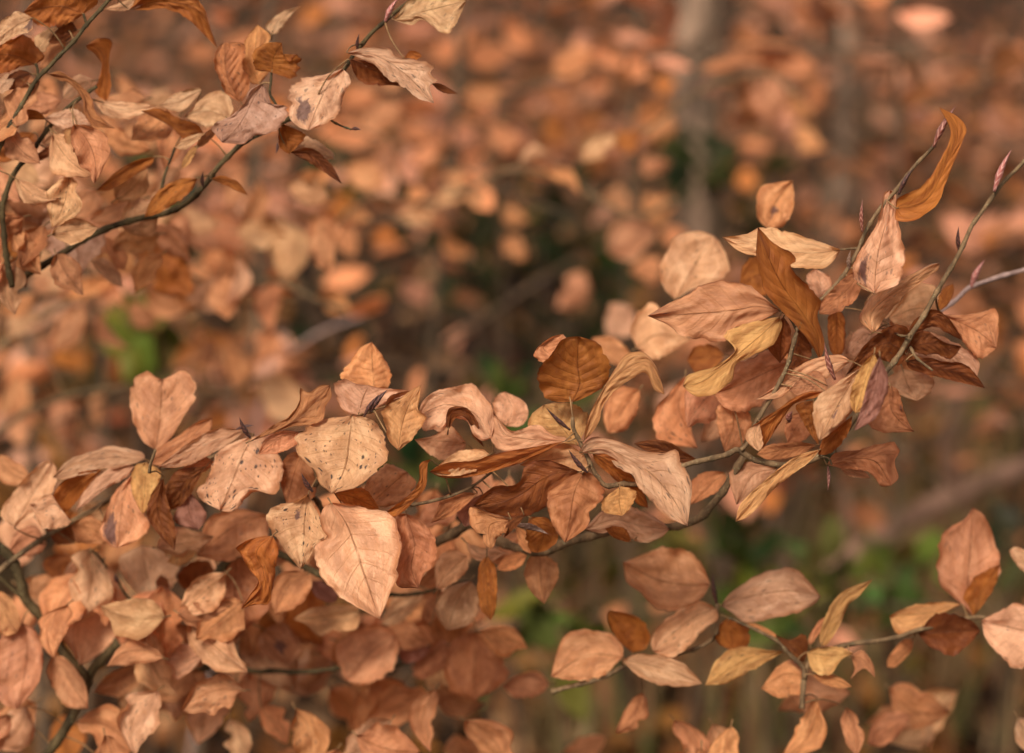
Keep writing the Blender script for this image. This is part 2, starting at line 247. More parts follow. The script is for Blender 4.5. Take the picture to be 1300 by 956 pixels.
# ---------------------------------------------------------------- traced foliage
# one line per leaf: branch, cm behind the focal plane, tint | midrib | one edge | other edge | options
LEAVES = '''
m 0 o|726,511 736,488 733,462 735,427|696,508 685,487 687,467 702,447 716,430|740,506 765,492 775,472 772,455 760,436|t=-.35 cup=.25 n=brown translucent rounded leaf standing upright on the central twig
m 1.5 k|714,470 700,452 690,440 715,424|692,462 678,452 684,440 700,428|716,452 722,436|t=.3
m 0 y|741,560 754,527 770,492 798,466 822,459 834,478 844,501|746,532 762,500 780,470 795,450 815,446 831,462 839,482|752,549 762,532 764,519 777,499 802,481 820,473 830,494|t=.1 cup=.1 n=yellowish leaf arching over like a hook beside the upright leaf
m 2 y|733,565 715,545 700,526 690,514|706,562 675,550 668,540 677,524|742,548 746,526 730,514 708,511|t=.2
m .6 p|722,560 690,559 660,556 640,550 625,520|717,555 702,552 685,540 672,541 652,547 640,540|702,566 675,576 645,573 627,566 622,542|t=.5 sp=.3
m .3 o|717,560 680,574 640,587 605,597 575,603 545,599|690,565 655,571 625,577 600,585 575,586 556,592|690,574 660,588 625,599 600,605 580,607 560,606|t=-.9 cup=.1 n=curled leaf showing its dark orange underside along the lower edge
m 1 p|622,577 590,588 545,599|610,570 580,573 560,588|606,596 585,603 562,604|t=.5
m 2 p|742,577 705,583 660,590|716,563 692,573 675,581|746,598 722,603 690,601|t=.4
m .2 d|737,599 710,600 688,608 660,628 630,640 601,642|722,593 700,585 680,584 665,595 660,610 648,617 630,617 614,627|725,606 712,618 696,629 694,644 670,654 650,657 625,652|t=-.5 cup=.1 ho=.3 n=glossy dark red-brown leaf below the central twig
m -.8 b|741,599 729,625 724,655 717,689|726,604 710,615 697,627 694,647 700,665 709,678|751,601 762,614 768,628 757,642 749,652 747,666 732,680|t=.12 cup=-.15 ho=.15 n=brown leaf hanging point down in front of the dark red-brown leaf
m 0 y|787,617 786,637 790,655|775,626 763,637 767,650|800,620 808,626 801,645|t=.2 cup=.4
m -.6 p|736,575 765,568 800,584 832,606 856,636 873,668|740,564 752,555 770,556 790,562 815,572 840,575 857,571 864,582 873,602 878,622|750,576 770,577 781,591 800,601 808,613 822,632 846,656 860,663|t=.5 cup=.15 n=broad pale tan leaf drooping to the right of the central twig
m .8 o|752,575 780,598 805,622 823,645|775,579 800,601 819,630|757,588 783,611 808,639|t=-.8
m 1.2 d|890,586 862,578 835,568 805,563|868,573 855,564 835,558 815,560|870,588 850,580 820,572|t=-.8
m 5 p|742,672 780,660 815,668 850,672|765,648 790,640 820,650 840,662|765,677 785,671 800,684 818,689 840,682|t=.5 ho=.3
m 4 o|802,688 785,680 768,671|795,672 780,668|795,688 778,682|t=-.5
m 12 s|812,494 790,520 772,550|785,491 770,510 766,532|813,505 808,525 794,546|t=.2
m 20 k|800,470 780,450 752,428|770,458 752,440|800,448 778,428|t=.3
m 7 p|643,541 650,520 641,497|629,528 626,512 632,501|660,541 671,527 664,509|t=.4
m 0 o|1041,458 1035,425 1017,395 995,365 979,335 968,305 962,288|1030,438 1010,412 990,392 972,372 965,347 960,322 961,302|1047,435 1038,402 1042,383 1030,365 1015,352 1003,337 1013,330 1005,320 992,314 980,307 970,296|t=-.4 ho=.25 w=3 cup=.2 n=upright orange-brown blade of a leaf with bitten right edge
m 1.5 p|1067,317 1035,321 1000,319 960,312 917,301|1042,307 1017,300 992,292 965,289 950,296 935,299|1057,333 1042,341 1010,339 985,334 960,325 945,322 931,314|t=.5 cup=-.1 n=pale pointed leaf lying level behind the upright brown blade
m 1 k|991,394 960,389 930,394 880,398 850,400 822,401|980,386 967,375 950,362 930,357 910,356 885,365 867,377 845,387|977,402 955,411 932,418 919,434 900,434 880,429 862,424 847,412|t=.12 cup=-.2 pl=2.2 pu=.84 pv=-.2 pr=.05 n=pinkish brown pointed leaf with clear ribs reaching left
m 0 y|990,402 968,424 942,446 915,468 890,485 867,490|965,406 932,416 919,428 936,442 910,464 888,471 872,477|993,415 981,437 955,451 934,463 930,481 912,497 890,504 876,499|t=.4 sp=.2
m 0 o|1137,264 1165,261 1184,245 1198,215 1211,188 1216,170 1208,150 1192,136|1140,251 1165,240 1183,222 1191,205 1203,185 1207,167 1201,152|1138,280 1164,279 1190,260 1198,240 1208,214 1222,180 1227,164 1216,148|t=-.15 w=2 n=orange leaf curled upward around the topmost bud
m .4 p|1110,373 1112,345 1116,315 1124,285 1128,262 1130,241|1088,362 1083,340 1096,312 1112,285 1119,262 1122,246|1140,360 1148,335 1147,310 1141,285 1138,260 1137,245|t=.15 pu=.25 pv=-.55 pr=.22 sp=.5 n=tan folded leaf with a dark diseased patch below the topmost bud
m .2 b|1092,346 1075,368 1055,385 1040,399|1078,348 1058,366 1042,384|1092,370 1080,386 1060,398|t=.2 sp=.5
m 3 p|1108,422 1106,399 1126,378 1150,362 1175,346 1193,334|1091,406 1095,393 1108,375 1128,361 1152,351 1180,336|1114,418 1124,403 1136,389 1152,371 1172,357 1190,343|t=.55 cup=-.3
m 7 p|1190,395 1162,392 1128,404|1195,378 1186,363 1170,360 1152,371|1178,405 1158,414 1140,414|t=.3
m 5 o|1192,396 1205,378 1210,360|1190,382 1198,366|1204,386 1211,370|t=0
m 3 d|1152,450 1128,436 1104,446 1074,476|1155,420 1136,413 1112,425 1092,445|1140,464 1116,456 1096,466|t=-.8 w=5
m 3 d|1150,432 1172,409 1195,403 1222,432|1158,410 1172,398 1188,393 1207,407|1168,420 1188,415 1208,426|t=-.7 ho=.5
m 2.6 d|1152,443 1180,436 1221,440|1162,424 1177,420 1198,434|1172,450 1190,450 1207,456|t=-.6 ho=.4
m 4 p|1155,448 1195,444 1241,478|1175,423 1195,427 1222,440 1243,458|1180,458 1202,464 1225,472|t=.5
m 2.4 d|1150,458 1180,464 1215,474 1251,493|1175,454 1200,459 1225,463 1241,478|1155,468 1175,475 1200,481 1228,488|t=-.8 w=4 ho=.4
m 4 s|1195,400 1220,410 1246,424 1265,442|1225,399 1250,395 1263,391 1268,415|1211,414 1225,437 1244,456 1258,448|t=.4 sp=.4
m 6 p|1146,468 1152,488 1164,509|1121,483 1130,494 1146,503|1172,474 1187,481 1181,498|t=.4
m 1 b|1130,489 1131,518 1145,537 1161,548|1119,496 1108,520 1101,537 1115,548 1140,549|1141,497 1148,522 1156,541|t=.1 pu=.5 pv=.7 pr=.12
m -2.5 p|1092,468 1072,500 1055,530 1040,560|1060,487 1037,505 1032,528 1036,548|1101,490 1088,515 1066,541|t=.45 pu=.62 pv=.1 pr=.13 n=pale soft-edged leaf hanging at the centre of the right cluster
m -4 y|1110,448 1098,485 1086,525|1092,467 1080,496 1080,515|1120,475 1108,512|t=.05
m -5.5 m|1117,452 1110,500 1084,547|1104,478 1094,515|1128,484 1116,524 1102,538|t=-.2
m -1.4 y|1042,570 1005,588 968,622 934,662|1015,577 995,590 965,615 940,640|1027,587 1001,606 981,623 966,641 948,657|t=.15 cup=.15 n=long olive-tan leaf pointing down left below the right cluster
m -1.6 o|1082,528 1062,550 1038,577|1062,543 1046,555|1079,545 1064,568 1050,577|t=-.7
m .8 b|1050,590 1082,583 1112,587 1131,617|1060,575 1090,571 1115,564 1132,561 1142,570 1136,587 1141,606|1070,595 1095,597 1110,606 1118,617|t=.3 n=plain tan leaf at the lower right of the right cluster
m 1.6 p|1065,592 1085,600 1105,607|1080,594 1098,599|1075,603 1092,607|t=.5
m .3 p|1080,458 1045,464 1012,482 959,507|1065,450 1035,455 1010,467 980,493|1065,471 1050,480 1030,475 1001,497 988,506|t=.5 sp=.4
m -.3 k|1051,490 1030,488 1002,495|1045,477 1034,471 1016,481|1048,497 1036,499 1014,503|t=.4 sp=.5
m -.8 o|1048,497 1012,509 985,530 968,570|1027,497 1008,505 988,519 966,534 951,547|1035,505 1009,513 993,533 978,556|t=-.6
m -1 p|964,535 958,552 963,573|950,545 946,556 952,565|967,550 969,565|t=.3
m .2 o|1033,508 1030,530 1039,565|1011,514 1017,531 1027,549|1039,520 1041,546|t=-.3 pl=2.5
m 5 k|1003,460 970,474 935,490 905,500|980,444 955,454 933,464 920,482|1008,471 986,493 952,523 922,518|t=.35 n=large soft pink-tan leaf behind the hooked strip on the right
m 5 k|930,512 930,545 920,574|910,516 912,546|953,526 951,548 938,568|t=0
m 10 s|870,477 862,520 886,569|850,498 829,528 838,562 860,566|891,501 880,522 878,547|t=.25
m 7 s|921,600 902,615 877,641|905,598 887,602 876,616|921,615 903,629|t=.3
m 4 p|986,595 955,604 935,641|966,588 944,587 926,601 929,622|978,607 953,628|t=.4
m 4 s|1038,565 1005,570 960,577|1010,561 975,565|1012,579 978,584|t=.2
m 5 b|1030,520 1012,540 1000,562|1005,528 996,545|1035,540 1020,560|t=.1
m 14 p|857,381 880,340 906,299|843,366 837,340 848,312 864,297 888,293|881,366 915,358 927,335 914,308|t=.25 cup=.2 n=round pale blurred leaf standing behind the ribbed leaf
m 11 s|975,291 982,262 1006,229|961,275 964,240 985,232|996,286 1008,258|t=.1 pu=.35 pv=.1 pr=.2 n=upright tan leaf with a grey smudge above the pale pointed leaf
m 11 o|972,345 955,352 938,368|962,325 943,338|972,374 955,376|t=-.3
m 6 p|1040,381 1042,360 1034,341|1027,365 1024,350|1056,366 1053,351|t=.4
m 16 p|808,442 835,425 878,431|800,414 828,382 848,408|828,456 850,448|t=.4
m 12 o|920,452 898,452 872,458|905,438 882,440|905,470 884,474|t=0
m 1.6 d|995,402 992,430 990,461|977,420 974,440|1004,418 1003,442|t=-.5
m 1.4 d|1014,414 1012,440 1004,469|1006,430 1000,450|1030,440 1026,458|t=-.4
m 5 o|1062,391 1062,420 1062,456|1051,404 1053,440|1072,404 1072,442|t=-.1
m 6 p|1106,424 1090,432 1074,449|1093,414 1079,430|1102,440 1088,453|t=.3
m 9 k|1132,395 1150,420 1175,440|1150,400 1172,418|1130,420 1150,440|t=.2
l -.3 p|447,527 443,560 437,597 421,627|435,529 415,531 392,540 376,555 377,570 385,585 400,597 404,612|470,531 482,542 490,562 493,580 485,592 467,607 457,617 440,622|t=.5 sp=1 n=broad pale leaf dotted with dark spots at the centre left
l .8 p|455,527 461,506 468,489|437,522 427,505 423,487 437,481 452,487|470,523 492,511 520,499 505,494 485,493|t=.55 cup=.3 sp=.2
l .4 d|488,516 505,505 523,496|495,503 512,497|498,516 514,507|t=-.8
l -.8 y|506,572 510,542 520,512 534,489|494,560 489,540 484,520 502,509 522,495|521,560 531,547 541,530 531,520 533,503|t=.2 cup=.25 sp=.4 n=mustard leaf folded upright beside the spotted pale leaf
l 1 p|624,556 602,525 566,514 531,528|627,535 622,512 607,494 597,486 577,491 552,497 536,510|612,560 600,550 592,535 572,532 563,546 550,546 537,546|t=.4 sp=.4 n=pale leaf with a ragged dark torn hole
l .4 d|569,546 574,524 590,524 601,538 604,553 615,568|566,535 571,518 592,518 606,535 609,553|573,540 580,529 590,530 597,540 600,554|t=-.6 ho=.5
l 4 p|592,562 560,560 526,558|572,541 550,553|588,573 565,583 545,577|t=.4
l 5 s|475,496 473,465 472,434|433,480 446,458 457,442|493,491 495,470 485,451|t=.2 cup=-.2
l .6 b|318,560 355,545 385,526 402,508 419,489|345,541 366,529 380,511 381,494 393,498 406,489|340,553 366,543 390,540 410,533 413,518 421,504|t=.2 w=6 sp=.3 n=ragged tan leaf pointing up right with torn tip
l 1 k|379,548 355,557 328,577|357,547 336,558|377,563 355,575|t=.3
l 5 b|385,573 372,605 364,642|366,577 354,600|398,600 400,628 382,640|t=0
l .8 p|391,627 387,655 385,690 382,723|376,636 352,641 338,648 341,670 358,695 368,708|398,640 407,660 418,682 402,690 394,707|t=.3 cup=.3 sp=1 pu=.3 pv=-.25 pr=.1 n=crumpled spotted leaf with star-like ragged tip
l -.8 o|346,680 326,700 335,728 330,750 306,773|327,682 302,692 306,706 318,725 328,738 315,759|354,697 351,720 345,750 341,767 324,768|t=-.15 w=6 sp=.4 n=dark orange leaf twisted into a curl left of the large flat leaf
l -1 p|420,638 437,660 450,690 463,730 475,766 482,786|410,646 406,662 410,675 418,682 405,690 399,706 405,727 415,742 430,757 452,770 470,780|441,640 465,645 490,651 503,662 507,685 508,707 505,730 496,752 487,775|t=.2 cup=-.08 pl=1.3 sp=.15 n=large flat pinkish tan leaf hanging point down in sharp focus
l .6 b|515,652 526,690 522,720 531,747|503,657 503,700 502,742|536,661 550,682 555,702 548,720 538,729|t=.05 sp=.2 ho=.3 n=brown leaf tucked behind the large flat leaf
l .2 o|547,583 537,598 536,617 522,636 489,651|533,589 532,610 520,627 496,646|543,590 541,616 530,632 503,656|t=-.2 cup=.3
l 1 o|424,625 450,632 482,647|457,619 472,630|436,639 458,648|t=-.2
l 5 k|468,642 492,620 517,599|464,614 489,590 507,594|500,642 528,616|t=.3
l 2.5 b|606,626 578,640 547,664|582,625 562,631 555,646|592,641 572,656|t=.2
l 4 m|613,627 598,645 590,669|592,637 580,652|606,645 598,665|t=.2
l 1 s|649,660 622,667 623,697|620,651 598,644 596,662 605,677 614,672 613,688|643,674 631,683 628,692|t=.2
l .8 d|666,655 650,664 640,683|655,655 643,666|660,664 648,676|t=-.4
l 4 o|672,656 690,675 682,702|697,659 709,682 697,697|668,676 672,698|t=-.2
l 6 s|654,668 665,685 674,703|668,674 677,684|657,686 664,698|t=.3
l 8 p|591,688 612,704 642,702|612,695 630,696|600,709 622,713|t=.4
l 8 s|629,723 648,714 669,705|640,708 658,701|645,725 662,718|t=.3
l 9 p|554,749 572,725 592,706|552,722 560,704 577,698|566,746 589,730 595,716|t=.3
l 7 o|618,705 618,740 623,788|607,722 608,768|629,720 631,745 629,775|t=-.1 pl=2.5
l 11 p|598,737 580,765 568,801|570,745 554,765 556,785|607,752 608,776 594,793|t=.3 n=cupped oval leaf, orange inside, under the sharp cluster
l 9 k|686,700 686,730 691,767|671,709 665,730 675,752|705,714 710,728 701,750|t=.15 n=small pinkish leaf hanging alone below the centre
l 9 k|197,571 203,535 206,482|181,560 170,537 165,510 172,480 187,471 197,478|211,564 223,547 236,525 248,505 247,484 234,469 216,477|t=.1 cup=.1 n=upright heart-shaped leaf with a notched top at the left
l 8 s|190,589 228,566 270,531|197,572 225,554 252,535|214,591 242,570 266,548|t=.4
l 6 p|310,547 270,560 235,575 200,593|290,543 265,547 237,564|298,558 275,573 256,583 229,593|t=.5
l 6.5 k|275,588 245,592 214,612|258,580 232,594|262,598 236,609|t=.3
l 4.5 p|320,554 306,582 294,612 279,648|300,560 277,572 269,590 262,610 250,625 257,636|335,556 353,578 360,592 355,614 348,628 327,624 313,631 305,642 292,650|t=.4 sp=1.3 cup=-.15 n=tan leaf peppered with black holes at the left
l 6.5 d|262,592 235,615 205,651|226,597 207,622|252,609 233,640|t=-.4
l 7 m|238,621 240,650 252,673|225,645 220,660 232,668|254,640 263,656|t=0
l 6 d|207,605 200,650 222,699|191,630 187,655 204,682|214,640 223,672|t=-.2
l 7 y|185,587 184,615 181,653|171,592 166,615 172,637|203,597 203,614 191,641|t=.3
l 7.5 k|168,602 155,640 149,696|146,624 134,650 127,676 138,692|176,634 191,666 178,684|t=.25 pu=.75 pv=-.5 pr=.35
l 8 p|184,583 130,582 67,606|180,574 142,566 120,572 87,584|165,590 130,598 100,604 80,609|t=.55 n=long pale leaf arching over a hollow at the left
l 8.5 o|131,595 98,615 71,643|101,600 77,614 67,632|114,614 99,635 82,651|t=-.8
l 7.6 p|171,590 138,610 96,649|140,594 108,622|162,605 132,622 114,637|t=.5
l 8 p|91,663 70,640 50,648 38,640|78,650 64,628|80,670 55,670|t=.4
l 10 p|18,670 40,630 66,587|0,652 20,620 52,588|52,648 68,622 72,596|t=.3
l 14 k|40,612 15,600 -8,580|30,592 5,578|25,618 0,610|t=.2
l 12 k|342,654 298,668 249,706|300,646 264,660|335,690 290,712|t=.3
l 13 k|60,690 40,680 10,700|45,668 20,676|50,702 25,708|t=.3
l 12 d|95,690 80,668 55,650|98,668 75,650|72,690 58,668|t=-.4
l 10 s|140,690 118,672 90,668|138,668 112,655|120,690 98,688|t=.2
d 15 p|131,714 108,755 92,800 101,846|105,734 75,760 56,790 84,816|151,735 163,770 156,802 125,832|t=.4 sp=.3 n=large soft tan leaf draped over the lower left branches
d 15 p|196,776 188,740 180,692|171,750 157,733 150,713 163,700|203,768 221,740 226,718 202,697|t=.35 cup=.2
d 14 d|207,760 210,742 204,730|200,752 198,738|214,750 213,736|t=-.5
d 18 d|250,752 248,732 266,711|232,747 226,730 243,713|268,742 274,730|t=-.5
d 13 b|300,699 298,745 299,813|280,720 272,755 280,786 292,803|326,730 346,755 336,780 315,796|t=.15 sp=.4 n=broad brown leaf with toothed edge below the twisted curl
d 14 y|258,684 236,700 212,714|240,686 222,700|252,700 230,718|t=.4
d 16 p|126,699 98,722 69,756|100,704 79,731|119,718 100,739|t=.4
d 18 d|96,704 78,718 74,740|70,704 54,714 60,728|96,720 84,734|t=-.3
d 18 k|76,741 56,744 36,758|58,729 40,738|62,755 48,760|t=.3
d 12 k|-15,745 5,775 22,803|12,758 26,788|-15,780 4,806|t=.2
d 12 k|28,790 35,830 22,900|46,802 54,828 48,868|5,800 -10,850 0,890|t=.2
d 16 o|56,804 68,818 82,838|75,806 84,820|54,820 66,834|t=0
d 13 k|66,832 85,860 112,900|84,836 108,866|60,858 84,896|t=.3
d 18 b|241,795 212,806 172,842|208,786 181,801 173,825|240,810 213,822 195,836|t=.25
d 20 b|251,789 262,820 234,860|234,814 228,838|281,796 301,815 264,848|t=.1
d 17 k|192,848 155,858 118,878|165,845 135,858|180,868 150,884|t=.4
d 19 k|242,846 232,868 200,890|222,852 204,870|250,868 225,890|t=.3
d 18 k|336,799 352,815 366,843|360,791 381,820 378,834|328,815 340,836|t=.2 pu=.55 pv=0 pr=.3
d 13 k|400,640 360,690 330,720|380,660 345,690|395,680 360,715|t=.3
d 11 s|392,728 365,745 349,781|372,724 352,730 344,755|396,744 377,770|t=.2 n=orange leaf folded over under the star-like leaf
d 12 o|386,728 374,740 368,772|370,730 362,745|394,738 384,755|t=-.4
d 15 p|456,776 415,782 371,786|450,767 400,771|455,793 443,801 420,801 405,808 389,793|t=.5
d 15 m|428,764 412,750 394,738|428,750 408,738|416,766 398,754|t=-.1
d 15 p|537,751 514,768 483,792|524,748 500,760|536,760 520,781 500,794|t=.4
d 18 k|502,807 475,825 438,864|485,793 460,796 431,813 427,834|506,830 491,856 460,870|t=.25 n=rounded pinkish leaf at the bottom centre
d 19 k|488,796 515,804 547,818|518,788 538,802|508,823 528,824|t=.3
d 19 m|504,826 525,832 546,824|522,822 540,820|515,842 535,836|t=-.3
d 17 k|546,794 545,775 553,758|535,782 540,766|558,778 558,766|t=.2
d 20 b|570,818 548,832 523,858|560,812 532,832|570,842 540,862|t=.2
d 20 b|603,801 603,840 602,890|581,810 566,827 570,875|627,818 646,856 632,872|t=.2 n=large brown leaf with a straight midrib at the bottom centre
d 17 s|607,803 635,808 670,823|627,795 650,796 662,808|615,814 637,836 655,826|t=.4
d 26 p|572,850 556,856 538,868|556,846 542,852|572,866 552,876|t=.3
d 20 k|698,868 670,860 638,872|682,852 655,858|685,882 655,886|t=.4
d 20 o|330,770 350,800 352,838|342,778 362,812|328,790 338,824|t=-.2
d 16 k|412,700 405,720 428,745|396,706 396,728|424,712 430,730|t=-.1
d 22 k|460,690 480,700 505,690|470,680 490,680|475,708 495,704|t=.2
d 16 b|528,742 545,735 560,715|540,728 552,718|540,745 560,732|t=.1
b 12 k|902,742 870,742 832,735 791,714|891,716 870,699 840,695 822,702 806,708|889,761 855,777 832,772 812,752 796,740|t=.3 cup=.25 pl=2 n=broad reddish tan leaf with dark hollow, left of the lower right twig
b 10.5 p|909,772 875,787 829,827|891,763 870,769 840,790 826,814|911,786 890,803 875,821 855,835 838,832|t=.4 cup=.25
b 12 o|802,829 792,805 773,775|779,806 771,785|822,822 822,795 801,780|t=-.4 n=dark orange leaf standing upright at the bottom
b 11 k|791,834 745,832 699,859|790,819 770,802 737,799 717,807 706,831|765,858 740,864 718,863|t=.35 n=wide leaf with scalloped left edge at the bottom
b 9.5 p|789,838 840,848 892,868|810,830 840,833 867,842 882,856|800,849 812,860 838,870 870,872|t=.5
b 11 p|916,769 950,758 1000,750 1042,757|925,755 950,737 975,725 1007,721 1026,737|935,782 950,791 982,785 1000,782 1032,768|t=.4 sp=.5 n=smooth orange-tan leaf lying level above the lower right twig
b 11 o|924,784 928,806 931,828|910,797 910,815|944,790 952,806 948,822|t=-.1 cup=-.5
b 9.5 y|996,827 950,836 895,870|975,825 937,821 910,838|970,842 950,853 920,868|t=.5
b 10 s|947,791 968,800 989,809|960,792 978,800|955,799 975,808|t=.2
b 9 d|1021,843 1012,824 984,806|1026,820 1020,804 1004,812|1003,827 992,816|t=-.4
b 8.5 y|1042,819 1056,788 1073,760 1109,735|1040,808 1049,780 1068,752|1050,818 1064,798 1077,769 1091,757|t=.05 n=narrow mustard leaf pointing up right
b 9 s|1028,820 1036,802 1047,783|1026,810 1038,790|1035,812 1045,796|t=0
b 8.5 y|1024,828 1050,832 1084,829|1040,822 1064,821|1032,852 1054,856 1068,838|t=.5
b 9 k|1080,832 1096,838 1111,860|1095,826 1108,842|1085,850 1080,862 1095,848|t=.1
b 9.5 s|1021,858 995,856 966,874|1007,839 988,845|1020,878 990,886|t=.3 cup=-.3
b 8.5 s|1030,856 1055,862 1082,872|1050,855 1070,862|1045,868 1066,874|t=.5
b 12 k|1236,783 1229,742 1232,700 1235,644|1210,758 1196,745 1191,725 1191,697 1203,672 1224,660|1249,758 1263,740 1270,720 1263,685 1250,655|t=.1 cup=.12 pl=1.5 n=large upright pinkish leaf at the right edge
b 11.3 o|1236,783 1244,755 1269,717|1221,767 1234,736 1252,724|1251,764 1264,742|t=-.2
b 11 y|1221,767 1180,778 1129,782|1200,764 1165,767 1142,775|1200,778 1175,796 1157,806 1137,803|t=.5
b 10.5 d|1165,804 1205,802 1245,801|1187,780 1212,781 1235,789|1182,822 1207,832 1225,823|t=-.45 cup=.3 n=dark glossy brown leaf under the large upright pinkish leaf
b 12 s|1159,811 1145,828 1126,847|1146,813 1128,834|1157,826 1138,846|t=.1
b 9.5 p|1342,805 1300,800 1246,788|1300,768 1262,779|1298,850 1275,836 1252,812|t=.4
b 11 p|1325,730 1300,712 1281,699|1310,705 1290,694|1300,726 1286,710|t=.2
u 5 o|107,18 75,8 30,15|124,2 108,-20 70,-20 44,0|92,27 75,33 50,33 36,23|t=-.6 n=dark brown leaf cut by the top edge at the far left
u 3.5 p|41,22 18,34 -12,58|22,14 2,28|40,38 20,46 0,58|t=.3 pu=.1 pv=.7 pr=.35
u 5 o|45,82 15,70 -30,72|56,72 41,53 28,45 0,56|26,85 0,93|t=-.5
u 6 d|98,38 80,42 61,53|90,27 75,35|84,53 68,56|t=-.5
u 6.5 p|76,33 60,45 47,63|58,38 44,48|66,50 56,66|t=.3
u 7.5 s|86,54 68,66 50,87|70,52 56,60|78,70 64,84|t=.2
u 5 d|41,94 24,98 4,113|28,89 12,96|28,110 14,114|t=-.5
u 5 p|20,96 8,104 -6,118|8,94 -4,104|14,110 4,118|t=.3
u 6 o|164,12 200,2 240,8 262,30 276,61|182,-10 225,-14 255,4 268,38|184,13 210,11 235,22 255,40|t=-.5 n=long dark orange leaf arching along the top edge
u 6 p|187,0 160,8 131,12|172,-4 150,4|175,10 155,14|t=.5
u 8 o|136,130 133,108 134,88 131,70 122,60 109,58|121,117 126,98 129,82 120,68 112,63|141,110 139,88 139,70 142,52 124,49|t=-.1
u 5 b|61,94 85,99 106,122 112,143 125,157 146,163|75,90 95,102 115,122 121,141 135,155|75,102 88,106 104,125 107,145 119,160|t=.1
u 8 p|119,128 158,140 200,134|140,128 178,131|135,148 162,152|t=.5
u 7 o|259,170 225,162 179,141|250,158 226,150 202,138|236,178 219,163 199,149|t=-.5
u 7 p|256,114 230,128 202,134|250,111 222,119|248,126 228,142|t=.5
u 7.2 p|290,150 262,140 234,148|296,136 283,114 256,125|272,163 246,154|t=.5
u 3.5 n|333,106 318,132 304,158 282,181|317,115 309,133 288,150 269,160 274,172|341,120 346,134 363,135 361,155 341,170 322,173 308,183|t=.35 sp=.7 n=greyish mauve leaf with a pale midrib in the upper left cluster
u 6 b|306,131 288,95 286,53|287,118 272,84 276,62|318,108 308,82 311,57|t=.05 pl=2
u 7 s|330,107 324,75 327,31|318,105 307,82 311,52|341,90 334,72 343,46|t=.1
u 9 p|345,43 352,28 381,8|337,32 358,15|354,41 369,20|t=.3
u 3.5 o|345,92 347,75 358,54|325,88 320,75 326,61 342,54|362,98 372,99 381,84 377,69 367,78 360,69|t=-.45 n=small dark leaf with a bite out of its right side
u 3.5 p|435,87 417,108 402,138 391,166|410,95 377,102 363,122 370,132 366,146 377,160|445,100 437,122 430,145 415,156|t=.4 sp=.6 pu=.72 pv=-.45 pr=.3 n=cream leaf with a mauve bruised corner
u 2 p|440,67 475,70 512,92 551,131|465,60 495,62 502,71 530,76 551,84 546,92 556,102 546,109|460,75 475,81 490,98 520,116 532,126|t=.6 w=5 sp=.7 n=cream ragged leaf with torn holes pointing right
u 3 d|443,74 480,92 518,111|472,80 492,96|452,96 470,108 495,108|t=-.7 ho=.4
u 3 d|548,106 562,112 581,119|558,106 570,112|556,114 568,119|t=-.3
u 3.5 o|513,74 524,68 536,71|520,65 530,66|522,75 530,75|t=-.2
u 4 p|499,25 540,14 592,1|520,0 555,-20 586,-12|522,32 536,25 550,34 567,44 583,22|t=.35 sp=.4 n=cream leaf cut by the top edge right of the long bud
u 4.5 o|359,157 362,175 367,196|353,168 356,188|388,170 378,186|t=-.1
u 5 d|367,193 398,198 434,233|395,188 420,208|395,208 418,223|t=-.5
u 6 p|368,194 392,188 424,202|385,172 420,191|395,196 412,202|t=.4
u 4.5 p|262,169 242,178 221,187|248,170 230,178|250,180 234,190|t=.4
u 4.5 y|250,184 240,196 230,214|242,188 232,204|249,194 238,210|t=.2
u 4.4 d|250,188 262,176 277,162|252,178 266,165|260,184 272,172|t=-.4
u 6 o|59,152 42,146 24,146|50,142 36,139|50,152 34,152|t=-.4
u 6 p|56,150 85,152 119,158|75,141 97,139|68,158 84,163|t=.5
u 5.5 y|98,160 95,175 99,196|83,166 84,180|116,164 111,181|t=.2
u 9 o|44,168 20,182 -10,202|25,168 5,180|38,190 10,206|t=-.3
u 6 d|78,184 58,194 38,204|65,184 48,195|70,194 52,204|t=-.4
u 7.5 o|251,226 222,240 183,276|228,227 204,240 190,257|243,242 216,262 198,272|t=-.05 n=orange leaf lying along the lower branch of the upper left cluster
u 7 o|267,227 292,231 315,248|282,223 302,231|285,235 304,244|t=-.3
u 9 o|196,199 164,214 123,241|175,203 148,217|190,212 163,227 138,242|t=.1
u 13 n|86,283 97,312 101,354|65,292 60,312 76,340|106,281 131,295 131,317 115,331|t=.3 w=6 n=pale pinkish round blurred leaf at the left edge
u 14 p|78,270 45,282 4,292|68,261 37,276|70,288 40,298|t=.4
u 14 o|52,294 34,310 14,334|38,292 8,302|58,312 34,338|t=-.4
u 13 d|14,325 24,340 33,366|24,330 36,348|12,340 22,356|t=-.3
u 16 k|94,275 108,258 122,240|92,258 104,240|110,276 130,258|t=.3
u 16 k|182,252 148,265 113,281|150,256 125,268|176,270 142,286|t=.4
u 16 s|131,300 146,318 158,343|146,306 162,324|134,316 146,338|t=.2
u 16 p|116,331 136,342 156,364|134,328 152,346|124,344 140,360|t=.3
u 11 p|60,170 85,172 108,196|80,162 104,178|72,184 92,194|t=.3
u 10 k|20,130 50,135 78,128|35,118 62,118|40,146 64,142|t=.4
u 10 p|120,102 95,110 80,125|100,95 82,108|112,115 95,125|t=.3
'''
